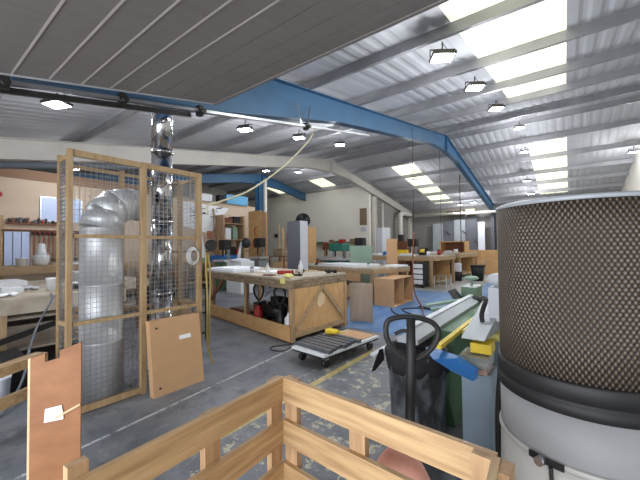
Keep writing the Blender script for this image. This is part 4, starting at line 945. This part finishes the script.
def low_bench(lb, x0, x1, y0, y1, h, m='wood'):
    t = thing('side_bench', lb, 'bench', ((x0 + x1) / 2, (y0 + y1) / 2, 0))
    MB().box((x0, y0, h - .05), (x1, y1, h)).build('worktop', m, t)
    for x in (x0 + .05, x1 - .13):
        for y in (y0 + .05, (y0 + y1) / 2, y1 - .13): MB().box((x, y, 0), (x + .08, y + .08, h - .051)).build('leg', 'wood_z', t)
    MB().box((x1 - .035, y0, h - .2), (x1, y1, h - .051)).build('apron', m, t)
    MB().box((x0 + .05, y0 + .05, .25), (x1 - .14, y1 - .05, .28)).build('lower_shelf', m, t)
    return t
low_bench('long low bench under the poster on the plywood wall', -12.9, -11.4, 5.6, 9.0, 1.0, 'bench_apron').name = 'side_bench'
for i, (x, y, m, w_, h, lb) in enumerate([(-12.0, 6.2, 'paper', .5, .1, 'white sheets on the low bench under the poster'), (-12.2, 7.0, 'cardboard', .4, .25, 'cardboard box on the low bench under the poster'), (-11.8, 7.7, 'green_pale', .4, .18, 'pale green crate on the low bench by the blue tray')]):
    t = thing('bench_box', lb, 'box', (x, y, 1.0)); MB().box((x - .2, y - w_ / 2, 1.001), (x + .2, y + w_ / 2, 1 + h)).build('body', m, t); MB().box((x - .205, y - w_ / 2 - .005, 1 + h), (x + .205, y + w_ / 2 + .005, 1.02 + h)).build('lid', m, t)
solo(MB().prism([(-12.7, 8.25, 1.0), (-12.7, 8.55, 1.0), (-12.95, 8.45, 2.2), (-12.95, 8.15, 2.2)], (.02, 0, 0)), 'white_plank', 'white', 'narrow white plank leaning on the plywood wall behind the blue tray', 'plank')
for i, (y, x) in enumerate([(9.06, -12.2), (9.02, -12.75)]): solo(MB().tube([(x + .1, y, 0), (-12.94, y, 3.4)], .02, 8), 'timber_pole', 'wood_z', ['thin pole leaning on the wall beside the timber unit', 'second thin pole left of the blue tray'][i], 'pole')
# leaning timber right of blue post
t = thing('timber_rack', 'rack of leaning timber offcuts right of the blue post', 'rack', (-12.0, 12.5, 0))
for i in range(5): MB().bar((-12.3 + i * .28, 12.7, .02), (-12.9 + i * .28, 13.3, 2.9 - .25 * i), .08, .04).build('timber_length', ['wood_z', 'ply', 'brown', 'wood_z', 'ply'][i], t)
t = thing('tool_shelf', 'long low shelf of small tools along the white wall', 'shelf', (-12, 16.9, 0)); MB().box((-14.0, 16.9, 1.7), (-9.6, 17.25, 1.76)).build('shelf_board', 'wood_x', t)
for x in (-13.9, -12.5, -11.1, -9.7): MB().box((x, 16.95, 0), (x + .08, 17.2, 1.699)).build('upright', 'wood_z', t)
rnd = random.Random(4); names = ['brown', 'teal', 'black', 'red', 'bench_apron', 'green', 'grey_light', 'cardboard']
cols = {'brown': 'brown', 'teal': 'teal', 'black': 'black', 'red': 'red', 'bench_apron': 'khaki', 'green': 'green', 'grey_light': 'pale grey', 'cardboard': 'tan'}
x = -13.9; k = -1
while x < -9.95:
    w_ = rnd.uniform(.2, .45); h = rnd.uniform(.12, .4); m = rnd.choice(names); k += 1
    o = solo(MB().box((x, 16.93, 1.761), (x + w_, 17.2, 1.76 + h), bev=.02), 'tool_case', m, 'small %s case on the shelf along the white wall, %s from the left' % (cols[m], ORD[k]), 'case', 'tool cases on the white wall shelf'); x += w_ + rnd.uniform(.05, .25)

# ------------------------------------------------------------------ plywood wall: boards, poster, clamps, hanging sheets
t = thing('whiteboard', 'blue white whiteboard on the plywood wall behind the cage post', 'whiteboard', (-12.97, 3.4, 2.5)); MB().box((-12.999, 2.88, 2.50), (-12.97, 3.92, 3.22)).build('writing_surface', 'board_blue', t)
b = MB(); b.box((-12.999, 2.85, 2.47), (-12.955, 2.88, 3.25)); b.box((-12.999, 3.92, 2.47), (-12.955, 3.95, 3.25)); b.box((-12.999, 2.88, 3.22), (-12.955, 3.92, 3.25)); b.box((-12.999, 2.88, 2.47), (-12.955, 3.92, 2.5)); b.build('frame', 'galv', t)
t = thing('wall_poster', 'white wall poster with dark blue scribbles behind the right cage post', 'poster', (-12.99, 8.4, 2.3))
MB().prism([(-12.985, 7.6, 2.55), (-12.985, 8.9, 2.25), (-12.985, 9.95, 3.5), (-12.985, 7.6, 3.62)], (-.01, 0, 0)).build('sheet', 'paper', t)
b = MB(); rnd = random.Random(11)
for k in range(16):
    y = 7.75 + rnd.random() * 1.5; z = 2.75 + rnd.random() * .7; b.bar((-12.98, y, z), (-12.98, y + rnd.uniform(.1, .4), z + rnd.uniform(-.12, .14)), .006, .03)
b.build('drawn_lines', mat('ink', (52, 62, 110), .7), t)
t = thing('clamp_rack', 'dark rail of small tools on the plywood wall at far left', 'rack', (-12.95, 2.7, 2.4)); MB().box((-12.999, 2.1, 2.36), (-12.9, 3.3, 2.40)).build('rail', 'brown', t)
rnd = random.Random(5)
for k in range(14):
    y = 2.12 + k * .085; solo(MB().box((-12.97, y, 2.401), (-12.90, y + .05, 2.44 + rnd.random() * .13)), 'hand_tool', ['black', 'brown', 'dark_metal', 'grey_board'][k % 4] if k != 9 else 'red', 'small %s hand tool on the upper dark rail, %s from the left' % (['black', 'brown', 'dark grey', 'grey'][k % 4] if k != 9 else 'red', ORD[k]), 'hand tool', 'hand tools on the upper rail')
t = thing('clamp_rail', 'long rail with sash clamps hanging from it on the plywood wall', 'rack', (-12.9, 3.4, 2.1)); MB().box((-12.999, 2.0, 2.16), (-12.86, 5.0, 2.20)).build('rail', 'brown', t)
cl = None
for k in range(20):
    y = 2.68 + k * .115
    if cl is None:
        r = thing('sash_clamp', 'brown sash clamp hanging in the row on the clamp rail', 'clamp', (0, 0, 0), 0, 'sash clamps on the rail')
        MB().box((-.012, -.02, -1.05), (.012, .02, 0)).build('bar', 'brown', r); MB().box((-.03, -.045, -.10), (.06, .045, -.02)).build('jaw', 'black', r); MB().cyl((.061, 0, -.06), (.15, 0, -.06), .018, n=8).build('handle', 'red', r); MB().box((-.02, -.035, -.9), (.05, .035, -.84)).build('sliding_jaw', 'dark_metal', r); cl = r; o = r
    else: o = copy_tree(cl)
    o.location = (-12.82, y, 2.155); o['label'] = 'brown sash clamp on the clamp rail, %s from the left' % ORD[k]
t = None
for k in range(3):
    y = 2.04 + k * .19; solo(MB().box((-12.9, y, 1.151), (-12.87, y + .17, 2.13)), 'white_sheet_panel', 'board_blue', ['bluish white panel hanging leftmost under the clamp rail', 'bluish white panel hanging second under the clamp rail', 'bluish white panel hanging nearest the sash clamps'][k], 'panel')
solo(MB().cyl((-13.0, 1.93, 3.2), (-12.96, 1.93, 3.2), .08, n=20), 'red_sign', 'red', 'round red sign at the far left edge of the plywood wall', 'sign')
# storage on top of the plywood wall
for i, (y, w_, h, m, lb) in enumerate([(8.6, .7, .3, 'white', 'white box on top of the plywood wall'), (9.5, .3, .35, 'black_soft', 'dark box on top of the plywood wall'), (10.4, 1.3, .42, 'blue_light', 'light blue crate on top of the plywood wall near the blue post')]):
    t = thing('roof_store_box', lb, 'box', (-13.1, y, 3.72)); MB().box((-13.2, y - w_ / 2, 3.721), (-12.9, y + w_ / 2, 3.72 + h)).build('body', m, t); MB().box((-13.21, y - w_ / 2 - .01, 3.72 + h), (-12.89, y + w_ / 2 + .01, 3.74 + h)).build('lid', m, t)

# ------------------------------------------------------------------ left benches
low_bench('long timber bench under the clamp rail, left background', -12.6, -11.4, 1.2, 5.2, 1.15, 'wood')
low_bench('low white topped bench in the left middle distance', -10.2, -8.2, .6, 3.9, .85, 'bench_top')
t = low_bench('nearest left workbench with clutter on it, behind the cage', -7.6, -5.6, -.6, 2.3, .95, 'bench_top')
def funnel(x, y, z, lb):
    t = thing('extractor_pot', lb, 'pot', (x, y, z)); MB().lathe((x, y, z), [(.12, .002), (.17, .08), (.19, .26), (.185, .28)], 24).build('bowl', 'plastic_white', t); MB().lathe((x, y, z), [(.15, .282), (.10, .40), (.075, .60), (.07, .61)], 24).build('neck', 'plastic_white', t)
funnel(-11.65, 2.6, 1.15, 'white funnel shaped pot standing left of the cage post')
def jar(x, y, z, r, h, m, lb, nm='tub', band=None):
    t = thing(nm, lb, 'tub', (x, y, z)); MB().lathe((x, y, z), [(r * .85, .001), (r, h * .9), (r * 1.05, h * .91), (r * 1.05, h), (r * .9, h), (r * .8, h * .2), (.01, h * .15)], 20).build('body', m, t)
    MB().lathe((x, y, z), [(r * .8, h * .6), (.01, h * .62)], 16).build('contents', band or 'black_soft', t)
jar(-11.7, 2.2, 1.15, .13, .22, 'plastic_white', 'white tub just left of the funnel shaped pot')
jar(-6.3, 1.55, .95, .09, .19, 'plastic_white', 'white tub with dark contents on the nearest left workbench')
def stack(x, y, z, sx, sy, n, m, lb, nm='sheet_stack'):
    t = thing(nm, lb, 'stack', (x, y, z)); rnd = random.Random(int(x * 10 + y))
    for k in range(n): MB().box((x - sx / 2 + rnd.uniform(-.03, .03), y - sy / 2 + rnd.uniform(-.03, .03), z + .001 + k * .03), (x + sx / 2, y + sy / 2, z + .028 + k * .03)).build('sheet', m, t)
stack(-6.6, .55, .95, .9, .6, 5, 'white', 'stack of white boards on the nearest left workbench at the picture edge')
stack(-9.0, 1.3, .85, .9, .8, 4, 'paper', 'stack of white sheets on the low white topped bench')
stack(-9.3, 3.2, .85, .7, .7, 3, 'board_blue', 'bluish sheets on the low bench seen through the cage')
stack(-11.9, 3.6, 1.15, .6, 1.2, 2, 'paper', 'white sheets on the long timber bench beside the cage post')
def rag(x, y, z, s, m, lb, sd):
    rnd = random.Random(sd); b = MB()
    for k in range(6): b.ball((x + rnd.uniform(-s, s), y + rnd.uniform(-s, s), z + s * .22), s * .6, (1.3, rnd.uniform(.5, 1), .35), 8)
    solo(b, 'plastic_wrap', m, lb, 'wrapping')
rag(-6.0, .98, .95, .11, 'paper', 'crumpled white wrapping on the nearest left workbench', 1)
rag(-6.75, 1.3, .95, .12, 'grey_light', 'crumpled grey wrapping behind the white tub', 2)
t = thing('parts_box', 'small white box at the edge of the nearest left workbench', 'box', (-6.3, .93, .95)); MB().box((-6.55, .98, .951), (-6.35, 1.22, 1.02)).build('body', 'plastic_white', t); MB().box((-6.54, .99, 1.021), (-6.36, 1.21, 1.035)).build('lid', 'white', t)
tool((-6.1, 1.75, .95), .7, 'black', 'galv', 'dark power tool on the nearest left workbench seen through the cage')
for a_, b_, m, lb in (((-5.5, -.5, .1), (-5.5, 2.0, .75), 'dark_metal', 'dark diagonal brace bar under the nearest left workbench'),):
    solo(MB().bar(a_, b_, .03, .07), 'brace_bar', m, lb, 'bar')
TB1 = V(-3.98, .90, .56); TB0 = V(-3.45, .05, .56)
t = thing('timber_trestle', 'low pine trestle rail at the left picture edge', 'trestle', (-3.7, .45, 0))
MB().bar(TB0, TB1, .12, .08).build('top_rail', 'crate_y', t); MB().bar(TB0 - V(0, 0, .28), TB1 - V(0, 0, .28), .05, .09).build('lower_rail', 'crate_y', t)
for p in (TB0 + (TB1 - TB0) * .1, TB0 + (TB1 - TB0) * .92): MB().box((p[0] - .035, p[1] - .035, 0), (p[0] + .035, p[1] + .035, .515)).build('leg', 'crate_z', t)
rag(-4.45, .45, .0, .16, 'paper', 'crumpled white plastic on the floor behind the trestle', 3)
jar(-4.75, .72, 0, .1, .25, 'white', 'white tub on the floor behind the trestle', 'paint_tub')
t = thing('floor_case', 'black case on the floor under the nearest left workbench', 'case', (-5.2, .9, 0)); MB().box((-5.5, .5, 0), (-4.9, 1.0, .35), bev=.02).build('body', 'black', t); MB().tube([(-5.3, .75, .35), (-5.3, .75, .39), (-5.1, .75, .39), (-5.1, .75, .35)], .012, 6).build('handle', 'black_soft', t)
cb = [(-5.62, 1.36, .975), (-5.5, 1.34, .9), (-5.4, 1.18, .62), (-5.0, 1.02, .42), (-4.75, .95, .31), (-4.5, .84, .17), (-4.3, .69, .03), (-4.1, .45, .02), (-3.9, .1, .02)]
b = MB(); b.tube(catmull(cb), .011, 8); b.tube(catmull([(p[0] + .03, p[1] - .02, max(p[2] - .02, .02)) for p in cb]), .009, 8)
solo(b, 'grey_cable', 'cable_grey', 'grey cables drooping from the left workbench to the floor', 'cable')
# small red and dark kit behind the flue
for i, (x, y, h, m, lb) in enumerate([(-5.3, 3.0, .9, 'dark_metal', 'dark steel rack seen through the cage behind the flue'), (-6.6, 3.4, 1.1, 'brown', 'brown rack of offcuts seen through the cage'), (-8.4, 5.2, 1.2, 'bench_apron', 'brown cabinet beyond the cage left of the main workbench')]):
    t = thing('storage_rack', lb, 'rack', (x, y, 0))
    for dx in (-.3, .3):
        for dy in (-.35, .35): MB().box((x + dx - .02, y + dy - .02, 0), (x + dx + .02, y + dy + .02, h)).build('upright', m, t)
    for z in (.1, h / 2, h - .03): MB().box((x - .28, y - .33, z), (x + .28, y + .33, z + .025)).build('shelf_board', m, t)
for i, (x, y, z, m, lb) in enumerate([(-5.3, 3.0, .125, 'black', 'black box on the bottom of the steel rack'), (-5.3, 2.9, .476, 'cardboard', 'cardboard box on the middle of the steel rack'), (-6.6, 3.4, .126, 'cardboard', 'tan box on the bottom of the brown rack'), (-6.6, 3.35, .576, 'black', 'dark box on the middle of the brown rack')]):
    solo(MB().box((x - .2, y - .22, z + .001), (x + .2, y + .22, z + .25), bev=.01), 'storage_box', m, lb, 'box')

# ------------------------------------------------------------------ more small things on and under the benches
def small(F, H0, a, b0, kind, m, lb, w_=.12, h=.14):
    p = F(a, b0, H0 + .001)
    if kind == 'jar':
        t = thing('jar', lb, 'jar', p); MB().lathe(p, [(w_ * .5, 0), (w_ * .5, h * .8), (w_ * .4, h * .85)], 16).build('body', m, t); MB().lathe((p.x, p.y, p.z + h * .85), [(w_ * .45, 0), (w_ * .45, h * .15)], 16).build('lid', 'black', t)
    elif kind == 'plank':
        solo(MB().bar(p + V(-w_, 0, .012), p + V(w_, w_ * .3, .012), .07, .022), 'timber_offcut', m, lb, 'timber')
    elif kind == 'plane':
        t = thing('hand_plane', lb, 'hand plane', p); MB().box(p + V(-w_, -.03, 0), p + V(w_, .03, .03)).build('sole', 'dark_metal', t); MB().tube([p + V(-w_ * .6, 0, .03), p + V(-w_ * .75, 0, .1)], [.02, .015], 8).build('grip', m, t); MB().ball(p + V(w_ * .6, 0, .05), .022).build('knob', m, t)
small(W, BH, -1.75, .35, 'jar', 'grey_light', 'grey jar left of the glue bottle on the main workbench', .08, .12)
small(W, BH, -.35, .45, 'plane', 'brown', 'hand plane near the right end of the main workbench')
small(W, BH, -1.0, 1.3, 'plank', 'ply_edge', 'pale offcut at the back of the main workbench', .25)
small(W, BH, -.8, .12, 'plank', 'brown', 'brown offcut on the front edge of the main workbench', .12)
small(W2, H2, -.45, .35, 'jar', 'plastic_white', 'white jar at the near right corner of the second workbench', .1, .12)
small(W2, H2, -2.95, .4, 'plane', 'teal', 'teal handled plane left on the second workbench')
small(W2, H2, -3.3, .7, 'jar', 'brown', 'brown jar at the left of the second workbench', .13, .2)
for k, (a, b0, kd, m, lb, w_, h) in enumerate([(-.25, .25, 'jar', 'white', 'white jar at the right corner of the third workbench', .12, .2), (-.9, 1.0, 'jar', 'yellow', 'yellow jar at the back of the third workbench', .2, .3),
        (-1.75, .06, 'plank', 'ply_edge', 'pale offcut on the front of the third workbench', .35, 0), (-1.95, 1.3, 'jar', 'teal', 'teal jar at the back of the third workbench', .2, .25), (-2.85, 1.5, 'plank', 'brown', 'brown offcut at the left of the third workbench', .3, 0),
        (-.35, 1.4, 'jar', 'red', 'red jar at the far right corner of the third workbench', .15, .22)]): small(W3, H3, a, b0, kd, m, lb, w_, h)
for k, (a, b0, kd, m, lb, w_, h) in enumerate([(-.3, .3, 'jar', 'plastic_white', 'white jar at the right corner of the farthest workbench', .2, .25), (-1.9, .5, 'jar', 'black', 'black jar in the middle of the farthest workbench', .2, .28), (-2.6, .9, 'plank', 'ply_edge', 'pale offcut on the farthest workbench', .4, 0)]): small(W4, H3, a, b0, kd, m, lb, w_, h)
# under the main workbench: hanging drills, a canister and coils
for k, (a, b0, m, lb) in enumerate([(-.55, .22, 'dark_metal', 'dark canister standing at the front under the workbench'), (-1.2, .15, 'red', 'red canister under the workbench near the middle leg'), (-.2, .14, 'plastic_white', 'white canister at the near corner under the workbench')]):
    p = W(a, b0, .101); t = thing('canister', lb, 'canister', p); MB().lathe(p, [(.075, 0), (.08, .05), (.08, .26), (.03, .32), (.03, .36)], 16).build('body', m, t); MB().lathe((p.x, p.y, p.z + .36), [(.04, 0), (.03, .05)], 12).build('nozzle', 'black', t)
for k, (a, lb) in enumerate([(-.45, 'black hose coil hanging under the worktop at the near end'), (-1.15, 'black hose coil hanging under the worktop left of the other')]):
    c_ = W(a, .12, .72); solo(MB().tube([c_ + V(.13 * math.cos(q), .02 * math.sin(q * 2), .15 * math.sin(q)) for q in [2 * PI * j / 24 for j in range(24)]], .018, 8, closed=True), 'hose_coil', 'black_soft', lb, 'hose')
t = thing('back_sheet', 'dark board closing the back under the main workbench', 'board', W(-1.3, 1.3, .1)); obox(MB(), W, -1.55, -.25, 1.38, 1.40, .101, .85).build('sheet', 'brown', t)

# grey conduit hung under the pale frame, left
solo(MB().tube([(-9.1, .7, 3.18), (-9.1, 3.9, 3.74), (-9.1, 4.2, 3.82)], .075, 12), 'conduit_pipe', 'cable_grey', 'dark grey pipe running under the pale roof frame at far left', 'pipe')

# ------------------------------------------------------------------ timber and kit standing between the benches and the white wall
def plank_stack(x, y, n, m, h, lb):
    t = thing('timber_stack', lb, 'timber', (x, y, 0)); rnd = random.Random(int(abs(x * 7 + y * 3)))
    for k in range(n): MB().bar((x + k * .13, y, .0), (x + k * .13 + rnd.uniform(-.15, .15), y + .25, h * rnd.uniform(.75, 1)), .09, .025, up=(0, 1, 0)).build('board', m if k % 2 else 'wood_z', t)
plank_stack(-10.1, 10.4, 4, 'ply', 1.75, 'upright boards left of the tall grey box')
plank_stack(-10.9, 11.6, 5, 'brown', 2.1, 'mixed upright boards right of the tall plywood board')
plank_stack(-10.9, 12.8, 5, 'mdf', 1.6, 'short upright boards behind the round fan stand')
def trolley(x, y, lb, m, top, n=3):
    t = thing('shop_trolley', lb, 'trolley', (x, y, 0))
    for dx in (-.38, .38):
        for dy in (-.28, .28): MB().box((x + dx - .02, y + dy - .02, .06), (x + dx + .02, y + dy + .02, 1.25)).build('upright', m, t); MB().cyl((x + dx - .02, y + dy, .035), (x + dx + .02, y + dy, .035), .035, n=10).build('castor', 'black', t)
    for z in (.2, .7, 1.22): MB().box((x - .36, y - .26, z), (x + .36, y + .26, z + .03)).build('shelf', m, t)
    for i in range(n):
        z = (.231, .731, 1.251)[i]; solo(MB().box((x - .28, y - .2, z), (x + .2, y + .2, z + .3), bev=.015), 'supply_box', top[i], lb.split(',')[0].replace('shop trolley', ['supply box on the bottom', 'supply box on the middle', 'supply box on the top'][i] + ' of the trolley'), 'box')
trolley(-8.9, 9.3, 'brown shop trolley, with boxes on it, right of the white arm machine', 'brown', ['black', 'cardboard', 'bench_apron'])
trolley(-8.3, 14.2, 'dark shop trolley, with boxes on it, behind the teal machine', 'dark_metal', ['teal', 'black', 'brown'])
for i, (x, y, w_, d_, h, m, lb) in enumerate([(-5.9, 9.0, .3, .25, .4, 'black', 'black box on the lower shelf of the second workbench'), (-6.9, 10.1, .3, .25, .35, 'cardboard', 'cardboard box on the lower shelf of the second workbench')]):
    t = thing('shelf_box', lb, 'box', (x, y, .11)); MB().box((x - w_ / 2, y - d_ / 2, .111), (x + w_ / 2, y + d_ / 2, .11 + h)).build('body', m, t); MB().box((x - w_ / 2 - .005, y - d_ / 2 - .005, .11 + h), (x + w_ / 2 + .005, y + d_ / 2 + .005, .13 + h)).build('lid', m, t)
# wrapping and tubs among the left benches
rag(-6.9, 1.9, .95, .13, 'paper', 'crumpled white wrapping seen through the left side of the cage', 8)
stack(-7.1, -.1, .95, .7, .5, 4, 'paper', 'stack of white sheets at the back of the nearest left workbench')
jar(-9.0, 2.6, .85, .13, .24, 'plastic_white', 'white tub at the right end of the low white topped bench', 'tub')
